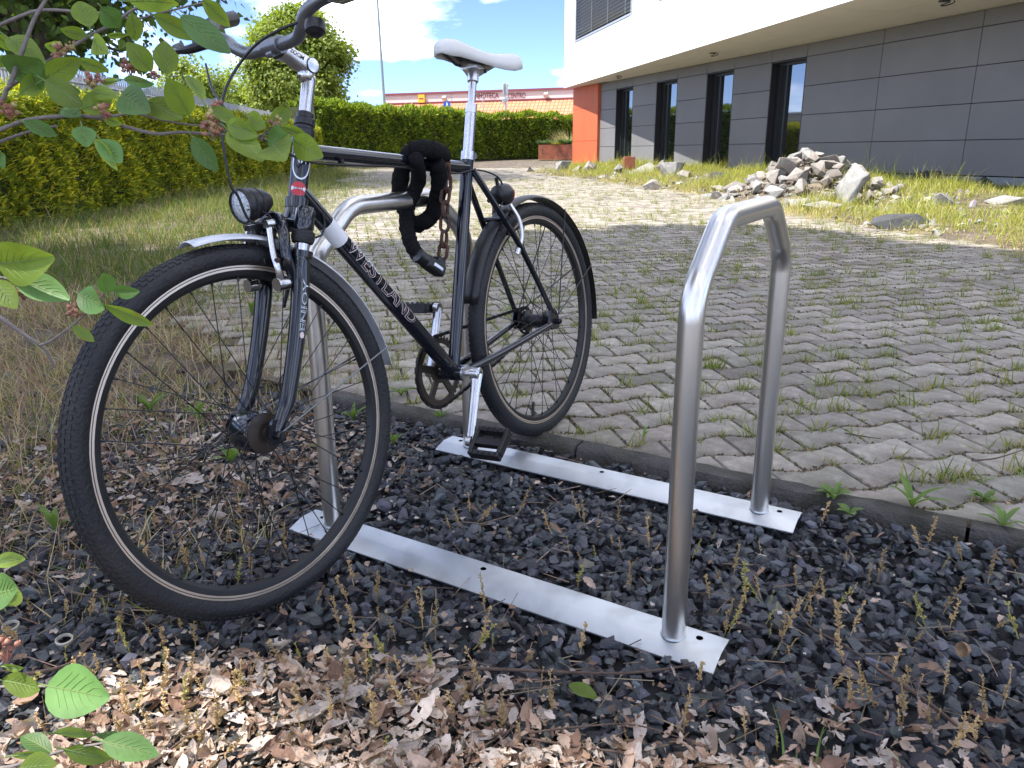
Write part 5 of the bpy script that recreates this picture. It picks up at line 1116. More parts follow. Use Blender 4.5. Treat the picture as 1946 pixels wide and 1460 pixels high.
sad = sd_.add(V, Fq).build('saddle', 'saddle', bike, sharp=70); so = sad.modifiers.new('t', 'SOLIDIFY'); so.thickness = .004; so.offset = -1
us = MB(); V = []
for (x, w_, z_, dp, gr) in secs[2:-1]: V += [(x, w_ * .86, z_ - dp * .62), (x, -w_ * .86, z_ - dp * .62)]
us.add(V, [(2 * i, 2 * i + 1, 2 * i + 3, 2 * i + 2) for i in range(len(V) // 2 - 1)]).build('base_shell', 'blackm', sad, sharp=60)
for s in (1, -1): MB().tube(spline([(.335, s * .008, 1.078), (.28, s * .018, 1.062), (.25, s * .022, 1.056), (.17, s * .022, 1.056), (.115, s * .034, 1.062), (.098, s * .040, 1.052)], 5), .0036, 8).build('rail', 'blackm', sad)
# --- wheels
def wheel(hub, fn, front):
    ro = MB(); Rt = .3267; tr = .0212
    ro.lathe([(.3135, -.0105), (.3125, -.0118), (.302, -.0118), (.292, -.009), (.286, 0), (.292, .009), (.302, .0118), (.3125, .0118), (.3135, .0105), (.305, 0)], hub, (0, 1, 0), 96, closed=True)
    rim = ro.build('wheel', 'rimblack', bike, sharp=40, tf=fn); rim['label'] = 'front wheel with silver-lined black rim' if front else 'rear wheel with silver-lined black rim'
    ty = MB(); pr = [(Rt + tr * math.cos(a) * (1.02 if abs(a) < .7 else 1), tr * math.sin(a)) for a in np.linspace(-2.45, 2.45, 23)]; ty.lathe(pr, hub, (0, 1, 0), 128, closed=False)
    ty.f = ty.f[:-2] if len(ty.f[-1]) > 4 else ty.f; ty.mi = ty.mi[:len(ty.f)]
    ty.build('tyre', 'rubber', rim, sharp=60, tf=fn)
    kn = MB()                                                          # tread blocks
    for i in range(150):
        a = 2 * math.pi * i / 150
        for (off, tl, hh) in ((0.0, 0, .0012), (.5, .38, .0012), (.5, -.38, .0012), (0, .75, .0010), (0, -.75, .0010)):
            aa = a + off * 2 * math.pi / 150; rr_ = Rt + (tr + .0002) * math.cos(tl); c_ = hub + np.array([rr_ * math.cos(aa), (tr + .0002) * math.sin(tl), rr_ * math.sin(aa)])
            nrm = np.array([math.cos(tl) * math.cos(aa), math.sin(tl), math.cos(tl) * math.sin(aa)]); tg = np.array([-math.sin(aa), 0, math.cos(aa)]); bi = np.cross(nrm, tg)
            kn.box(c_, (.0085, .0062, .0024), np.array([tg, bi, nrm]).T)
    kn.build('tread', 'rubber', rim, sharp=None, tf=fn)
    for s in (1, -1):
        for (r0, r1) in ((.3075, .3120), (.3022, .3060)):
            MB().lathe([(r0, s * .0119), (r0, s * .0123), (r1, s * .0123), (r1, s * .0119)], hub, (0, 1, 0), 96, closed=True).build('brake_track', 'track', rim, sharp=40, tf=fn)
    hr, hw = (.034, .030) if front else (.029, .033)
    for i in range(36):
        s = 1 if i % 2 else -1; a = 2 * math.pi * (i + .5) / 36; da = (1 if (i // 2) % 2 else -1) * R_(52); fa = a + da
        p0 = hub + np.array([hr * math.cos(fa), s * hw, hr * math.sin(fa)]); p1 = hub + np.array([.292 * math.cos(a), s * .003, .292 * math.sin(a)])
        MB().tube([p0, p1], .00105, 5, cap=False).tube([p1 + (p0 - p1) * .04, p1], .0022, 6).build('spoke', 'blackm', rim, sharp=60, tf=fn)
    va = R_(118 if front else 285); q = hub + .288 * np.array([math.cos(va), 0, math.sin(va)]); MB().tube([q, hub + .245 * np.array([math.cos(va), 0, math.sin(va)])], [.0042, .0036], 8).build('valve', 'blackm', rim, tf=fn)
    hb = MB()
    if front:
        hb.lathe([(.010, -.048), (.022, -.044), (.036, -.034), (.0395, -.026), (.0395, .020), (.036, .027), (.030, .030)], hub, (0, 1, 0), 32)
        h0 = hb.build('hub', 'black', rim, sharp=40, tf=fn)
        MB().lathe([(.0385, .0285), (.0385, .0315), (.030, .034), (.020, .036), (.019, .034), (.012, .034), (.012, .044), (0, .044)], hub, (0, 1, 0), 36).build('hub_cover', 'hubrust', rim, sharp=40, tf=fn)
    else:
        hb.lathe([(.012, -.056), (.030, -.050), (.030, -.040), (.033, -.036), (.033, -.030), (.021, -.024), (.021, .026), (.031, .030), (.031, .035), (.018, .042), (.012, .056)], hub, (0, 1, 0), 32); hb.build('hub', 'blackm', rim, sharp=40, tf=fn)
        MB().lathe([(.034, -.0475), (.040, -.0465), (.040, -.0435), (.034, -.0425)], hub, (0, 1, 0), 32, closed=True).build('rear_sprocket', 'chain', rim, sharp=40, tf=fn)
    MB().tube([hub - [0, .082, 0], hub + [0, .082, 0]], .0048, 10).lathe([(.0095, .068), (.0095, .078), (.007, .080)], hub, (0, 1, 0), 6).lathe([(.0095, -.080), (.0095, -.068)], hub, (0, 1, 0), 6).build('axle', 'blackm', rim, tf=fn)
wheel(np.array([0, 0, WR]), None, False); wheel(FH, ST, True)
# --- fork (suspension crown, short chrome stanchions, curved lower legs)
fk = MB()
fk.tube([H_B - HAX * .030, H_B - HAX * .002], [.024, .0205], 18)
cr = H_B - HAX * .030; legtop = np.array([.925, 0, .715])
for s in (1, -1):
    lt = np.array([.918, s * .055, .735]); fk.tube(spline([cr + [0, s * .004, 0], cr + [.006, s * .030, -.004], np.array([.920, s * .050, .722])], 5), [.021, .0205, .020, .0195, .019, .0185, .018, .0175, .017, .0165, .016], 14)
    fk.tube([lt + HAX * .010, lt + HAX * .004, lt - HAX * .030, lt - HAX * .036], [.0145, .0185, .0190, .0170], 18)
    lg = [lt - HAX * .078, lt - HAX * .10, np.array([.960, s * .055, .60]), np.array([.992, s * .056, .505]), np.array([1.034, s * .058, .408]), np.array([1.066, s * .062, .365]), np.array([1.076, s * .064, .350])]
    sp2 = spline(lg, 5); rr_ = np.interp(np.linspace(0, 1, len(sp2)), [0, .1, .35, .7, .9, 1], [.0195, .0175, .0170, .0145, .011, .009]); fk.tube(sp2, rr_, 16)
    fk.tube([lt - HAX * .074, lt - HAX * .086], [.0215, .0205], 18)
    fk.prism([(-.016, -.016), (.016, -.016), (.016, .012), (.004, .03), (-.016, .026)], -.0035, .0035, tf=lambda x, y, z, s=s: (FH[0] + x, s * .064 + z, FH[2] + y))
fork = fk.build('fork', 'black', bike, sharp=50, tf=ST)
for s in (1, -1):
    lt = np.array([.918, s * .055, .735])
    MB().tube([lt - HAX * .030, lt - HAX * .085], .0140, 18).build('stanchion', 'chrome', fork, tf=ST)
    MB().lathe([(.0165, -.034), (.0215, -.038), (.0220, -.050), (.0195, -.058), (.015, -.060)], lt, HAX, 20).build('rubber_boot', 'rubber', fork, tf=ST)
br_ = [(.968, .052, .618), (.978, .054, .66), (.968, .046, .705), (.955, .022, .728), (.952, 0, .733)]
br_ = br_ + [(x, -y, z) for x, y, z in br_[-2::-1]]; MB().tube(spline(br_, 5), .0105, 12).build('brace', 'black', fork, tf=ST)
# ENJOY on the left leg, reading upwards
fl0 = np.array([.960, .055, .60]); fl1 = np.array([.992, .056, .505]); fax = (fl0 - fl1) / np.linalg.norm(fl0 - fl1); fup = np.array([fax[2], 0, -fax[0]])
wrap_text('ENJOY', 1, 'textblue', fl1, fax, fup, LFT, .01745, .066, -.001, .096, .012, parent=fork, hscale=.0155).data.transform(Matrix.Identity(4))
wrap_text('ENJOY', 1, 'black', fl1, fax, fup, LFT, .0178, .066, -.001, .095, -.02, parent=fork, hscale=.0142)
for ch_ in [c_ for c_ in fork.children if c_.name.startswith('lettering')]:
    for v_ in ch_.data.vertices: v_.co = ST(v_.co)
f_ = on_tube(fl1, fax, fup, LFT, .0176); pts = [f_(.010 + .006 * math.sin(a), .001 + .005 * math.cos(a)) for a in np.linspace(0, 6.283, 16, endpoint=False)]
MB().add([ST(p) for p in pts], [tuple(range(16))]).build('round_decal', 'outline', fork, sharp=None)
# --- headset spacers, stem, handlebar
hsx = MB(); hsx.lathe([(.0205, .004), (.0215, .008), (.0215, .018), (.0185, .020), (.0185, .026), (.0205, .028), (.0205, .040), (.0165, .043), (.0165, .052), (.0150, .054)], H_T, HAX, 22); hsx.build('headset', 'blackm', bike, tf=ST)
piv = np.array([.806, 0, 1.010]); clp = np.array([.878, 0, 1.042]); q0 = H_T + HAX * .05
stm = MB().tube(spline([q0, q0 + HAX * .035, q0 + HAX * .07, piv + np.array([.006, 0, -.018]), piv], 5), np.interp(np.linspace(0, 1, 21), [0, .5, .8, 1], [.0128, .0135, .0165, .0175]), 18)
stem = stm.build('stem', 'chrome', bike, tf=ST, sharp=60)
sa = (clp - piv) / np.linalg.norm(clp - piv); su = np.cross(sa, (0, 1, 0)); su = su if su[2] > 0 else -su
ext = MB(); L_ = np.linalg.norm(clp - piv)
for (s_, hw, hh) in (): pass
V = []; secs2 = [(-.012, .012, .012), (0.0, .0175, .0165), (.018, .0175, .0165), (.040, .0165, .014), (.058, .019, .016), (.066, .019, .018)]
for (s_, hw, hh) in secs2:
    for j in range(16):
        a = 2 * math.pi * j / 16; cx_, sx_ = math.cos(a), math.sin(a); V.append(piv + sa * s_ + np.array([0, 1, 0]) * hw * np.sign(cx_) * abs(cx_) ** .6 + su * hh * np.sign(sx_) * abs(sx_) ** .6)
ext.add(V, [(i * 16 + j, i * 16 + (j + 1) % 16, (i + 1) * 16 + (j + 1) % 16, (i + 1) * 16 + j) for i in range(len(secs2) - 1) for j in range(16)] + [tuple(range(16)), tuple((len(secs2) - 1) * 16 + j for j in range(16))])
ext.build('extension', 'alu', stem, tf=ST, sharp=50)
MB().lathe([(.0135, .0172), (.0135, .0190), (.011, .0195), (0, .0195)], piv, (0, 1, 0), 22).lathe([(.003, .0190), (.003, .0199), (0, .0199)], piv, (0, 1, 0), 8).build('pivot_cap', 'chrome', stem, tf=ST)
MB().lathe([(.0152, .0170), (.0152, .0182), (.0138, .0182), (.0138, .0170)], piv, (0, 1, 0), 22, closed=True).build('pivot_groove', 'blackm', stem, tf=ST)
MB().lathe([(.0155, -.021), (.0168, -.020), (.0168, .020), (.0155, .021)], clp, (0, 1, 0), 22).lathe([(.006, -.008), (.006, .008)], clp - su * .018 + sa * .004, (0, 1, 0), 8).build('bar_clamp', 'bargrey', stem, tf=ST)
V, Fq = text_mesh('ZOOM', 1.0, .02); V = np.array(V); c_ = (V.max(0) + V.min(0)) / 2; w_ = V.max(0) - V.min(0)
MB().add([ST(piv + sa * (.040 - (x - c_[0]) * .034 / w_[0]) + np.array([0, .0186, 0]) + su * ((y - c_[1]) * .0075 / w_[1] + .002)) for x, y in V], Fq).build('lettering', 'blackm', stem, sharp=None)
def barpath(s): return [(.878, 0, 1.042), (.878, s * .045, 1.042), (.882, s * .075, 1.044), (.890, s * .098, 1.056), (.894, s * .115, 1.072), (.890, s * .15, 1.086), (.872, s * .20, 1.097), (.838, s * .245, 1.124), (.79, s * .28, 1.150), (.72, s * .31, 1.172)]
hb = MB()
for s in (1, -1): hb.tube(spline([np.array(p) for p in barpath(s)], 6), .0118 if s > 0 else .0117, 16)
bar = hb.build('handlebar', 'bargrey', bike, tf=ST, sharp=60)
for s in (1, -1):
    bp_ = [np.array(p) for p in barpath(s)]
    MB().tube(spline(bp_[7:], 6), .0160, 14).build('grip', 'blackm', bar, tf=ST)
    MB().tube([bp_[6], bp_[7]], .0165, 16).box((bp_[6] + bp_[7]) / 2 + np.array([.012, 0, -.014]), (.040, .034, .022)).build('shifter', 'blackm', bar, tf=ST, bevel=.004)
    e_ = bp_[6] + np.array([.012, 0, -.012]); lv = [e_, e_ + [.022, s * .020, -.008], e_ + [.026, s * .055, -.004], e_ + [.006, s * .095, .010], e_ + [-.024, s * .115, .022]]
    lo_ = MB().tube(spline([np.array(p) for p in lv], 5), np.interp(np.linspace(0, 1, 21), [0, .2, .6, 1], [.011, .009, .006, .006]), 10).box(bp_[6] + np.array([.006, -s * .006, -.004]), (.036, .030, .032)).build('brake_lever', 'blackm', bar, tf=ST)
    MB().tube([e_ + [.010, -s * .022, .002], e_ + [.014, -s * .045, .004]], .0048, 8).build('cable_adjuster', 'alu', lo_, tf=ST)
bl = bpix(600, 50, .155, True); MB().lathe([(.004, .0), (.017, .002), (.0185, .010), (.017, .020), (.010, .026), (0, .027)], bl + np.array([0, 0, .008]), (.35, .2, -1), 22).build('bell', 'blackm', bar, tf=ST)
# --- mudguards
def guard(name, hub, a0, a1, rad, hw, m, fn, drop=.010):
    b = MB(); V = []; na, nv = 40, 9
    for i in range(na + 1):
        a = R_(a0 + (a1 - a0) * i / na)
        for j in range(nv):
            s = (j / (nv - 1)) * 2 - 1; r_ = rad - drop * abs(s) ** 2.4; V.append(hub + np.array([r_ * math.cos(a), hw * s, r_ * math.sin(a)]))
    b.add(V, [(i * nv + j, i * nv + j + 1, (i + 1) * nv + j + 1, (i + 1) * nv + j) for i in range(na) for j in range(nv - 1)])
    o = b.build(name, m, bike, sharp=60, tf=fn); s_ = o.modifiers.new('t', 'SOLIDIFY'); s_.thickness = .0016; s_.offset = 0; return o
mg = guard('mudguard', FH, 80, 173.5, .3665, .0245, 'mudsilver', ST); mg['label'] = 'silver front mudguard'
ea = R_(166)
for s in (1, -1):
    e_ = FH + np.array([.362 * math.cos(ea), s * .024, .362 * math.sin(ea)]); MB().tube([FH + [-.008, s * .072, .004], e_], .0018, 6).build('stay', 'bargrey', mg, tf=ST)
mr = guard('mudguard', np.array([0, 0, WR]), 18, 190, .3700, .0255, 'blackm', None); mr['label'] = 'black rear mudguard'
for a in (R_(120), R_(160)):
    for s in (1, -1):
        e_ = np.array([0, 0, WR]) + np.array([.366 * math.cos(a), s * .0255, .366 * math.sin(a)]); MB().tube([np.array([-.004, s * .072, WR + .02]), e_], .0020, 6).build('stay', 'blackm', mr)
# --- headlight
lc = np.array([1.012, 0, .759]); lax = np.array([.985, .10, -.10]); lax /= np.linalg.norm(lax); Rl = rot_to(lax); hlm = MB(); V = []
for (h_, r_, k_) in ((-.062, .004, 1), (-.060, .016, 1), (-.045, .0235, 1.02), (-.022, .0275, 1.05), (-.004, .0285, 1.12), (.006, .0280, 1.15), (.008, .0260, 1.15), (.004, .0245, 1.13)):
    for j in range(28):
        a = 2 * math.pi * j / 28; V.append(lc + Rl @ np.array([r_ * math.cos(a), r_ * k_ * math.sin(a), h_]))
hl = hlm.add(V, [(i * 28 + j, i * 28 + (j + 1) % 28, (i + 1) * 28 + (j + 1) % 28, (i + 1) * 28 + j) for i in range(7) for j in range(28)] + [tuple(range(28))]).build('headlight', 'blackm', bike, sharp=50, tf=ST)
V = [];
for (h_, r_, k_) in ((.0035, .0248, 1.13), (.0075, .018, 1.13), (.0095, .009, 1.1), (.0100, .0005, 1)):
    for j in range(28): a = 2 * math.pi * j / 28; V.append(lc + Rl @ np.array([r_ * math.cos(a), r_ * k_ * math.sin(a), h_]))
MB().add(V, [(i * 28 + j, i * 28 + (j + 1) % 28, (i + 1) * 28 + (j + 1) % 28, (i + 1) * 28 + j) for i in range(3) for j in range(28)]).build('lens', 'lens', hl, sharp=80, tf=ST)
for h_ in (-.012, -.030): MB().lathe([(.0290 if h_ > -.02 else .0272, h_ - .003), (.0305 if h_ > -.02 else .0285, h_), (.0290 if h_ > -.02 else .0272, h_ + .003)], lc, lax, 24).build('rubber_band', 'rubber', hl, tf=ST)
MB().box(lc + np.array([-.030, 0, -.041]), (.060, .016, .009)).tube([lc + np.array([-.048, 0, -.042]), np.array([.925, 0, .72])], .006, 8).tube([lc + np.array([-.01, .004, -.044]), lc + np.array([-.012, .004, -.075])], .0035, 8).build('bracket', 'blackm', hl, tf=ST)
# --- front brake
for s in (1, -1):
    ab, at_ = np.array([.992, s * .044, .612]), np.array([.985, s * .030, .722]); b = MB(); pth = spline([ab, ab + [.006, s * .006, .03], (ab + at_) / 2 + [.008, s * .006, 0], at_], 5)
    b.tube(pth, np.interp(np.linspace(0, 1, 16), [0, .3, 1], [.0105, .0075, .0065]), 10, flat=.6); b.lathe([(.0125, -.012), (.0125, .012)], ab, (1, 0, 0), 16); b.lathe([(.008, -.008), (.008, .008)], at_, (1, 0, 0), 12)
    ba = b.build('brake_arm', 'chrome', bike, tf=ST); ba['label'] = 'silver front brake arm'
    MB().box(np.array([.975, s * .0185, .655]), (.062, .011, .012)).tube([(.978, s * .022, .655), (.985, s * .046, .655)], .0038, 8).build('brake_pad', 'blackm', ba, tf=ST, bevel=.002)
    MB().lathe([(.0048, -.003), (.0048, .006), (0, .006)], (.996, s * .050, .656), (1, s * .6, 0), 6).build('pad_bolt', 'rustbrown', ba, tf=ST)
    MB().tube([(.966, s * .048, .612), (.992, s * .044, .612)], .0085, 12).build('pivot_boss', 'blackm', ba, tf=ST)
# --- rear brake and light
for s in (1, -1):
    b = MB().tube(spline([np.array([.150, s * .040, .565]), np.array([.128, s * .048, .61]), np.array([.125, s * .042, .655]), np.array([.14, s * .026, .70])], 5), np.interp(np.linspace(0, 1, 16), [0, .3, 1], [.009, .0065, .0055]), 10)
    ra_ = b.build('brake_arm', 'alu', bike); ra_['label'] = 'slim rear brake arm'; MB().box((.135, s * .0185, .636), (.055, .011, .012), np.array(Matrix.Rotation(.5, 3, 'Y'))).build('brake_pad', 'blackm', ra_)
rl_ = np.array([.142, .012, .728]); rlt = MB().lathe([(.010, .045), (.022, .038), (.0285, .018), (.030, .0), (.028, -.006)], rl_, (1, 0, .1), 24).tube([rl_ + [.03, 0, .026], rl_ + [.034, 0, .046]], .005, 8).tube([rl_ + [.03, .0, -.01], rl_ + [.07, -.008, -.012]], .006, 8).build('rear_light', 'blackm', bike)
MB().lathe([(.0285, -.004), (.027, -.012), (.018, -.018), (0, -.020)], rl_, (1, 0, .1), 24).build('lens', 'red', rlt)
# --- drivetrain
ring = MB(); CRr = .090; cy = -.045
for i in range(44): a = 2 * math.pi * i / 44; ring.box(BBp + np.array([(CRr + .001) * math.cos(a), cy, (CRr + .001) * math.sin(a)]), (.006, .003, .0055), np.array(Matrix.Rotation(-a, 3, 'Y')))
ring.lathe([(.074, cy - .0025), (CRr - .002, cy - .0025), (CRr - .002, cy + .0025), (.074, cy + .0025)], BBp, (0, 1, 0), 56, closed=True)
for i in range(5):
    a = 2 * math.pi * i / 5 + .35; ring.box(BBp + np.array([.048 * math.cos(a), cy, .048 * math.sin(a)]), (.062, .0055, .019), np.array(Matrix.Rotation(-a, 3, 'Y')))
ring.lathe([(.0, cy - .004), (.030, cy - .004), (.030, cy + .004), (0, cy + .004)], BBp, (0, 1, 0), 24)
ring.build('chainring', 'ring', bike, sharp=40)
cv = np.array([.0745, 0, -.1505]); cv /= np.linalg.norm(cv)
for s in (1, -1):
    d_ = cv * s; a0 = BBp + np.array([0, s * .072, 0]); a1 = a0 + d_ * .170 + np.array([0, s * .012, 0]); b = MB(); pth = np.array([a0 + (a1 - a0) * q for q in np.linspace(0, 1, 12)])
    b.tube(pth, np.interp(np.linspace(0, 1, 12), [0, .12, .3, .8, .95, 1], [.0155, .0150, .0125, .0110, .0125, .0120]), 14, flat=.62)
    b.lathe([(.0165, -.013), (.0165, .009), (.013, .0115)], a0, (0, s, 0), 18); b.lathe([(.0135, -.007), (.0135, .008)], a1, (0, s, 0), 16); b.tube([BBp + [0, s * .03, 0], a0], .0085, 12)
    ck = b.build('crank', 'chrome', bike, sharp=40); MB().lathe([(.0075, .0095), (.0075, .0118), (0, .0118)], a0, (0, s, 0), 8).build('crank_bolt', 'rustbrown', ck)
    pd = MB(); pc_ = a1 + np.array([0, s * .058, 0]); pd.tube([a1, a1 + [0, s * .10, 0]], .0075, 10)
    tl = np.array(Matrix.Rotation(R_(38 if s > 0 else -10), 3, 'Y'))
    def pb(c_, sz): pd.box(pc_ + tl @ np.array(c_), sz, tl)
    for fx_ in (-.034, .034): pb((fx_, 0, 0), (.013, .086, .026))
    for fy_ in (-.040, .040): pb((0, fy_, 0), (.058, .010, .024))
    pb((0, 0, 0), (.020, .075, .019)); 
    for fx_ in (-.034, .034):
        for fy_ in (-.032, -.016, 0, .016, .032): pb((fx_, fy_, .0145), (.009, .006, .004))
    pd.build('pedal', 'blackm', ck, sharp=40, bevel=.002)
MB().lathe([(.0175, .033), (.0215, .036), (.0215, .042), (.012, .044)], BBp, (0, 1, 0), 24).build('bottom_bracket', 'alu', bike)
ck = MB(); rc, hubp = .0405, np.array([0, 0, WR]); dvec = BBp - hubp; Dd = math.hypot(dvec[0], dvec[2]); base_a = math.atan2(dvec[2], dvec[0]); off = math.asin((CRr - rc) / Dd); loop = []
for a in np.linspace(base_a + math.pi / 2 + off, base_a - math.pi / 2 - off, 50): loop.append(BBp + np.array([(CRr + .003) * math.cos(a), cy, (CRr + .003) * math.sin(a)]))
e0 = loop[-1]; b0 = hubp + np.array([rc * math.cos(base_a - math.pi / 2 - off), cy, rc * math.sin(base_a - math.pi / 2 - off)])
loop += [e0 + (b0 - e0) * q + np.array([0, 0, -.006 * math.sin(math.pi * q)]) for q in np.linspace(.02, .98, 60)]
for a in np.linspace(base_a - math.pi / 2 - off, base_a + math.pi / 2 + off - 2 * math.pi, 24): loop.append(hubp + np.array([rc * math.cos(a), cy, rc * math.sin(a)]))
s0_, e_ = loop[-1], loop[0]; loop += [s0_ + (e_ - s0_) * q for q in np.linspace(.02, .98, 60)]
loop = np.array(loop); seg_ = np.linalg.norm(np.roll(loop, -1, 0) - loop, axis=1); cum = np.concatenate([[0], np.cumsum(seg_)]); nl = int(cum[-1] / .0127) // 2 * 2
lp_ = np.array([[np.interp(q, cum, np.append(loop[:, k], loop[0, k])) for k in range(3)] for q in np.linspace(0, cum[-1], nl, endpoint=False)])
for i in range(nl):
    p, q = lp_[i], lp_[(i + 1) % nl]; d_ = q - p; L2 = np.linalg.norm(d_)
    if L2 < 1e-6: continue
    d_ /= L2; Rm = np.array([d_, [0, 1, 0], np.cross(d_, [0, 1, 0])]).T; ck.box((p + q) / 2, (L2 * 1.25, .0078 if i % 2 else .0050, .0085 if i % 2 else .0070), Rm)
ck.build('chain', 'chain', bike, sharp=None)
# --- cables
def cable(pts, r, label=None):
    P = [ST(bpix(x, y, yy, True)) if st else bpix(x, y, yy) for (x, y, yy, st) in pts]; o = MB().tube(spline(P, 7), r, 7).build('cable', 'blackm', bike, sharp=60)
    return o
cable([(566, 43, .14, 1), (530, 58, .11, 1), (490, 82, .07, 1), (455, 122, .03, 1), (428, 172, .02, 1), (420, 225, .02, 1), (428, 300, .02, 1), (440, 355, .02, 1), (452, 372, .02, 1), (475, 420, .02, 1), (516, 425, .02, 1)], .0026)
cable([(391, 122, -.24, 1), (403, 168, -.16, 1), (427, 205, -.08, 1), (470, 245, -.03, 1), (510, 270, .01, 1), (552, 294, .028, 0), (590, 308, .026, 0), (640, 313, .018, 0), (760, 318, .016, 0), (862, 330, .017, 0), (905, 323, .018, 0), (945, 336, .02, 0), (958, 366, .022, 0), (950, 398, .026, 0)], .0024)
cable([(612, 405, .022, 0), (617, 425, .022, 0), (612, 445, .024, 0), (600, 452, .03, 0)], .0022)
cable([(470, 398, .02, 1), (505, 405, .02, 1), (518, 420, .03, 1), (540, 470, .052, 1), (560, 520, .072, 1), (552, 650, .072, 1), (540, 770, .076, 1)], .0013)
ct = MB(); p_ = bpix(648, 309, .014); ct.box(p_, (.008, .010, .012)); ct.build('cable_clip', 'blackm', bike)

# ================================================================ CHAIN LOCK round top tube and arch
lock = empty('chain_lock', matrix=Mb); tag(lock, 'rusty chain lock in a black fabric sleeve looped over top tube and rack arch', 'lock')
def sleeve(pts, r):
    P = spline([bpix(x, y, yy) for x, y, yy in pts], 9); n = len(P); s = np.cumsum(np.concatenate([[0], np.linalg.norm(np.diff(P, axis=0), axis=1)]))
    rr_ = r * (1 + .045 * np.sin(s * 410 + 2 * np.sin(s * 90)) + .03 * np.sin(s * 870 + 1) + rng.normal(0, .03, n)); rr_[0] *= .8; rr_[-1] *= .8
    P = P + rng.normal(0, .0008, P.shape); return MB().tube(P, rr_, 16).build('sleeve', 'sleeve', lock, sharp=80)
sleeve([(846, 300, .024), (826, 287, .030), (800, 283, .022), (782, 291, -.008), (768, 312, -.040), (760, 345, -.085), (762, 375, -.155), (772, 405, -.160), (780, 424, -.115), (800, 424, -.070), (822, 408, -.046), (832, 370, -.018), (835, 340, .012), (830, 310, .034)], .0205)
sleeve([(790, 300, .034), (795, 345, -.03), (778, 385, -.07), (772, 415, -.075), (778, 455, -.05), (790, 480, -.03), (801, 492, -.02)], .0180)
cps = [(838, 289, .026, 0), (847, 303, .034, 1), (846, 325, .030, 0), (852, 350, .026, 1), (846, 372, .022, 0), (846, 398, .018, 1), (845, 425, .016, 0), (844, 455, .014, 1), (842, 478, .012, 0)]
pp = [bpix(x, y, yy) for x, y, yy, _ in cps]
for i in range(len(pp)):
    a = pp[max(0, i - 1)]; b_ = pp[min(len(pp) - 1, i + 1)]; d_ = (b_ - a) / np.linalg.norm(b_ - a); o_ = np.array([0, 1.0, 0]) if cps[i][3] else np.array([1.0, .4, 0]); sdv = np.cross(d_, o_); sdv /= np.linalg.norm(sdv)
    hl_, hw_ = .0190, .0100; path = [pp[i] + d_ * (hl_ - hw_) * sg + (d_ * math.sin(t) * hw_ + sdv * math.cos(t) * hw_) for sg, ts in ((1, np.linspace(0, math.pi, 9)), (-1, np.linspace(math.pi, 2 * math.pi, 9))) for t in ts]
    MB().tube(path, .0043, 9, closed=True).build('chain_link', 'rustbrown', lock, sharp=80)
pk0, pk1 = bpix(806, 494, -.006), bpix(838, 517, .006); pax = (pk1 - pk0) / np.linalg.norm(pk1 - pk0); pup = np.cross(pax, (0, 1, 0)); pup = pup if pup[2] > 0 else -pup; Rp = np.array([pax, np.array([0, 1, 0]), pup]).T; pm = (pk0 + pk1) / 2
pk = MB().box(pm, (.062, .032, .034), Rp).build('padlock_body', 'blackm', lock, sharp=40, bevel=.008)
MB().box(pm + pax * .012 + pup * .020, (.024, .026, .020), Rp).build('shackle_block', 'blackm', lock, sharp=40, bevel=.004)
MB().tube([pk0 - pax * .022, pk0 + pax * .004], [.0165, .0175], 16).build('end_sleeve', 'blackm', lock)
sl_ = MB(); sl_.box(pm + np.array([0, .0172, 0]) + pax * .002 - pup * .002, (.030, .004, .010), Rp); sl_.build('key_cover', 'alu', pk, bevel=.0018)

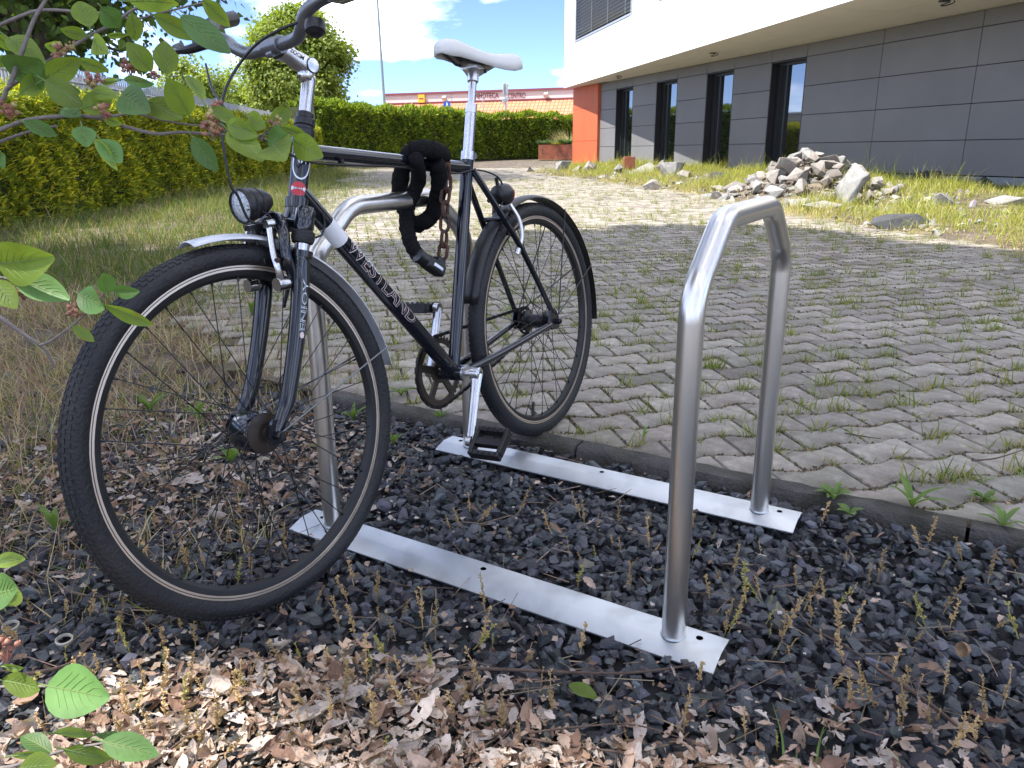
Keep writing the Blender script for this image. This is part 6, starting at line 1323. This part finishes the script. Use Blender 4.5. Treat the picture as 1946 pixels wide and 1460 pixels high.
# ================================================================ SERVICEBERRY SHRUB reaching in from the left
shrub = empty('serviceberry_shrub', (-1.05, .62, -.02)); tag(shrub, 'serviceberry shrub with oval green leaves and pink fruit clusters at the left edge', 'shrub')
SO = np.array(shrub.location)
def A1(z, pts, D): return [(x / z[2] + z[0], y / z[2] + z[1], d) for (x, y), d in zip(pts, np.linspace(D[0], D[1], len(pts)))]
Zu = (0, 0, 3.892); Zs = (350, 0, 4.865); Zl = (0, 250, 3.892); Zb = (0, 1085, 3.892); Zm = (0, 560, 4.868)
BR = [(A1(Zu, [(-700, 1500), (-300, 1050), (0, 760), (60, 650), (200, 560), (400, 430), (640, 280), (830, 180), (1010, 60), (1300, -60)], (.86, .80)), .0030),
      (A1(Zu, [(70, 640), (150, 420), (250, 150), (340, 0), (400, -120)], (.80, .78)), .0028),
      (A1(Zu, [(-500, 700), (-100, 260), (180, 110), (350, 75), (600, 90), (760, 100), (1000, 140), (1200, 95), (1500, 20)], (.90, .80)), .0022),
      (A1(Zu, [(-700, 1500), (-300, 1080), (0, 960), (250, 880), (640, 860), (900, 930), (1150, 990), (1340, 980), (1650, 1000), (1860, 1020), (2050, 960)], (.86, .78)), .0026),
      (A1(Zu, [(-700, 1500), (-200, 1140), (0, 1050), (200, 980), (420, 930)], (.90, .84)), .0026),
      (A1(Zu, [(640, 860), (820, 860), (1000, 840), (1200, 890), (1480, 930), (1600, 900)], (.80, .78)), .0016),
      (A1(Zs, [(250, 1250), (480, 1200), (700, 1290), (780, 1200), (880, 1150), (1000, 1250)], (.78, .76)), .0014),
      (A1(Zl, [(-500, 1400), (-100, 1080), (0, 1080), (120, 1100), (215, 1150), (250, 1130)], (.72, .70)), .0016),
      (A1(Zm, [(-500, -100), (0, 210), (180, 340), (370, 470), (450, 560), (500, 680)], (.84, .88)), .0026),
      (A1(Zm, [(370, 470), (470, 430), (540, 380), (640, 310), (800, 170), (960, 0), (1000, -60)], (.85, .82)), .0015),
      (A1(Zb, [(-500, 900), (-100, 870), (100, 850), (320, 855), (380, 860)], (.66, .62)), .0016),
      (A1(Zb, [(-400, 1440), (0, 1460), (300, 1380), (430, 1340), (550, 1310), (780, 1270)], (.62, .58)), .0018),
      (A1(Zb, [(-300, 300), (-100, 260), (20, 200)], (.62, .6)), .0015), (A1(Zb, [(-300, 900), (0, 700), (30, 620), (35, 560)], (.62, .6)), .0013)]
for pts, r in BR:
    P = np.array([atD(x, y, d) for x, y, d in pts]) - SO; P = spline(P, 5); MB().tube(P, np.linspace(r, r * .45, len(P)), 8).build('branch', 'shrub_bark', shrub, sharp=60)
stemb = MB()
for e_ in ([(-700, 1500, .86, Zu)], [(-500, 700, .90, Zu)], [(-500, 1400, .72, Zl)], [(-500, -100, .84, Zm)], [(-500, 900, .66, Zb)], [(-400, 1440, .62, Zb)], [(-300, 300, .62, Zb)], [(-300, 900, .62, Zb)]):
    x, y, d, z = e_[0]; E_ = atD(x / z[2] + z[0], y / z[2] + z[1], d) - SO; stemb.tube(spline([np.array([rng.normal(0, .04), rng.normal(0, .04), -.02]), np.array([E_[0] * .25, E_[1] * .2 - .05, max(.03, E_[2] * .55)]), E_], 6), np.linspace(.0065, .0030, 13), 8)
stemb.build('stems', 'shrub_bark', shrub, sharp=60)
LV = [  # zoom frame, base, tip, width ratio, depth, tilt, deep?
    (Zu, 660, 200, 590, 10, .9, .80, .2, 0), (Zu, 640, 262, 445, 215, .58, .80, .3, 0), (Zu, 750, 55, 885, 200, 1.0, .78, .1, 1), (Zu, 690, 300, 808, 395, .62, .80, .3, 0), (Zu, 790, 265, 948, 255, .32, .80, .8, 0), (Zu, 975, 95, 1000, 305, .65, .79, .2, 0), (Zu, 960, 10, 1320, 30, .42, .78, .4, 0),
    (Zu, 1140, 110, 1480, 290, .45, .78, .3, 0), (Zu, 1340, 120, 1705, 395, .44, .77, .25, 1), (Zu, 1500, 0, 1700, 195, .55, .77, .2, 0), (Zu, 1120, 525, 935, 315, .75, .79, .1, 0), (Zu, 1230, 545, 1215, 305, .85, .79, .1, 0), (Zu, -60, 240, 140, 375, .5, .82, .4, 0), (Zu, 60, 280, 335, 475, .42, .82, .3, 0),
    (Zu, 100, 570, 300, 440, .85, .81, .2, 1), (Zu, 150, 690, 335, 540, .65, .80, .3, 0), (Zu, 320, 590, 595, 430, .55, .80, .2, 0), (Zu, 335, 600, 610, 785, .52, .79, .2, 0), (Zu, 575, 440, 805, 522, .5, .80, .3, 0), (Zu, 600, 810, 832, 720, .75, .79, .2, 0), (Zu, 675, 690, 882, 722, .42, .80, .4, 0), (Zu, 895, 705, 1112, 832, .7, .78, .1, 1),
    (Zu, 1100, 745, 1352, 890, .5, .78, .3, 0), (Zu, 1400, 850, 1240, 575, .72, .77, .15, 0), (Zu, 1500, 745, 1385, 560, .32, .78, .6, 0), (Zu, 170, 905, 425, 1005, .5, .80, .3, 1), (Zu, 605, 935, 640, 1090, 1.05, .79, .1, 1), (Zu, 745, 1035, 905, 1205, .6, .79, .2, 1), (Zu, 695, 1030, 872, 1258, .26, .79, .7, 0), (Zu, 1425, 1015, 1605, 1268, .58, .77, .15, 1),
    (Zu, 1550, 805, 1745, 885, .55, .77, .2, 0), (Zu, 1675, 905, 1910, 1020, .5, .77, .2, 0), (Zu, 1690, 965, 1950, 1195, .44, .77, .2, 0), (Zu, 430, 340, 330, 330, .5, .82, .4, 0), (Zu, 450, 620, 600, 690, .4, .83, .4, 1), (Zu, 870, 600, 750, 615, .3, .8, .5, 0), (Zu, 920, 590, 1140, 620, .3, .79, .5, 1), (Zu, -50, 480, 70, 420, .7, .8, .3, 0), (Zu, -60, 1160, 40, 1150, .6, .8, .3, 1), (Zu, 760, 870, 900, 920, .6, .81, .3, 0), (Zu, 460, 810, 600, 860, .4, .82, .5, 1),
    (Zs, 785, 1115, 992, 1035, .58, .76, .2, 0), (Zs, 595, 1080, 758, 1185, .58, .76, .2, 0), (Zs, 880, 1165, 1135, 1258, .36, .75, .4, 0), (Zs, 775, 1262, 1005, 1330, .75, .755, .1, 1), (Zs, 820, 1345, 940, 1490, .95, .75, .1, 0), (Zs, 1015, 1300, 1285, 1455, .6, .75, .15, 0), (Zs, 400, 1140, 685, 1255, .5, .76, .2, 0), (Zs, 405, 1205, 705, 1470, .42, .76, .2, 0),
    (Zl, -30, 975, 402, 925, .62, .68, .25, 0), (Zl, 110, 1075, 515, 1245, .52, .68, .25, 1), (Zl, -30, 1110, 122, 1310, .7, .68, .3, 0), (Zl, 800, 1195, 765, 1045, .85, .81, .2, 1), (Zl, 840, 1180, 1032, 1180, .42, .81, .4, 1), (Zl, 775, 1285, 1132, 1432, .3, .80, .7, 0), (Zl, 585, 1200, 775, 1305, .6, .82, .3, 1), ((100, 420, 3.892), 148, 780, 308, 893, .5, .83, .4, 0),
    (Zb, -40, 220, 125, 130, 1.0, .6, .2, 0), (Zb, 355, 850, 812, 940, .6, .6, .1, 1), (Zb, 20, 812, 295, 882, .36, .62, .4, 0), (Zb, 25, 705, 172, 715, .25, .62, .8, 0), (Zb, 398, 1203, 692, 1213, .24, .58, .9, 0), (Zb, 380, 1345, 158, 1225, .45, .6, .3, 1), (Zb, 90, 1365, 325, 1335, .22, .6, .8, 0), (Zb, 478, 1318, 828, 1388, .42, .58, .3, 0), (Zb, 760, 1262, 1170, 1365, .52, .57, .15, 1), (Zb, 140, 1465, 420, 1440, .4, .58, .4, 0), (Zb, 770, 1255, 800, 1190, .9, .58, .3, 1), ((0, 1000, 1), -15, 1072, 48, 1062, .6, .6, .4, 0), ((0, 1000, 1), -20, 1130, 34, 1118, .9, .6, .2, 1)]
LV[-2] = ((0, 0, 1), -15, 1072, 48, 1062, .6, .6, .4, 0); LV[-1] = ((0, 0, 1), -20, 1130, 34, 1118, .9, .6, .2, 1)
for i, (z, bx_, by_, tx_, ty_, wr, D, tilt, deep) in enumerate(LV):
    B0 = atD(bx_ / z[2] + z[0], by_ / z[2] + z[1], D); T0 = atD(tx_ / z[2] + z[0], ty_ / z[2] + z[1], D + rng.uniform(-.03, .03)); d_ = T0 - B0; L = np.linalg.norm(d_); d_ /= L
    view = (CAMP - B0); view /= np.linalg.norm(view); nrm = view - d_ * (view @ d_); nrm /= np.linalg.norm(nrm)
    if nrm[2] < 0 and abs(nrm[2]) > .6: nrm = -nrm
    sdv = np.cross(d_, nrm); a = tilt * (1 if rng.uniform() < .5 else -1); n2 = nrm * math.cos(a) + sdv * math.sin(a); s2 = np.cross(d_, n2)
    V, Fq = leaf_grid(L, L * wr / max(.55, math.cos(a)) * 1.05, 8, 3, rng.uniform(-.25, .35), .14, rng.normal(0, .25), .0, i)
    V = V - np.array([0, 0, V[3][2]])
    P = B0 + V[:, :1] * s2 + V[:, 1:2] * d_ + V[:, 2:] * n2 - SO
    lf = MB().add(P, [tuple(q) for q in Fq]).build('leaf', 'leaf2' if deep else 'leaf', shrub, sharp=80)
    mid = B0 + V[3::7][:, 1:2] * d_ + V[3::7][:, 2:] * n2 + n2 * .0003 - SO; st_ = mid[0] - d_ * L * .22
    vb = MB().tube(np.vstack([[st_], mid[:-1]]), np.linspace(.0007, .0003, len(mid)), 5)
    for ri in (1, 2, 3, 4, 5):
        for ce in (1, 5):
            q0 = P[ri * 7 + 3] + n2 * .0002; q2 = P[(ri + 2) * 7 + ce] + n2 * .0002; q1 = P[(ri + 1) * 7 + (2 if ce == 1 else 4)] + n2 * .00025; vb.tube([q0, q1, q2], [.00028, .00022, .00012], 4, cap=False)
    vb.build('midrib', 'leaf_vein', lf, sharp=None)
for (z, x, y, D, r_) in ((Zu, 430, 375, .80, .011), (Zu, 520, 335, .80, .007), (Zu, 960, 500, .79, .011), (Zu, 685, 600, .80, .012), (Zu, 60, 800, .80, .012), (Zu, 775, 810, .79, .011), (Zu, 1560, 890, .77, .013), (Zu, 1570, 960, .775, .012), (Zu, 1590, 770, .775, .009), (Zs, 850, 1150, .76, .009), (Zl, 165, 1170, .69, .0105), (Zl, 560, 1310, .82, .011), (Zb, 30, 590, .6, .0125), (Zu, 1140, 550, .79, .006)):
    r_ = r_ * .8; c0 = atD(x / z[2] + z[0], y / z[2] + z[1], D) - SO; b = MB()
    for q in range(13):
        o_ = rng.normal(0, 1, 3); o_ /= np.linalg.norm(o_); p = c0 + o_ * r_ * rng.uniform(.3, 1); rr_ = r_ * rng.uniform(.20, .32)
        b.lathe([(0, -rr_), (rr_ * .75, -rr_ * .7), (rr_, 0), (rr_ * .8, rr_ * .7), (rr_ * .35, rr_ * .95), (rr_ * .5, rr_ * 1.35), (.0, rr_ * 1.0)], p, o_ + np.array([0, 0, .4]), 8); b.tube([c0 + np.array([0, 0, -r_ * 1.2]), p], rr_ * .15, 4)
    b.build('fruit_cluster', 'fruit', shrub, sharp=60)
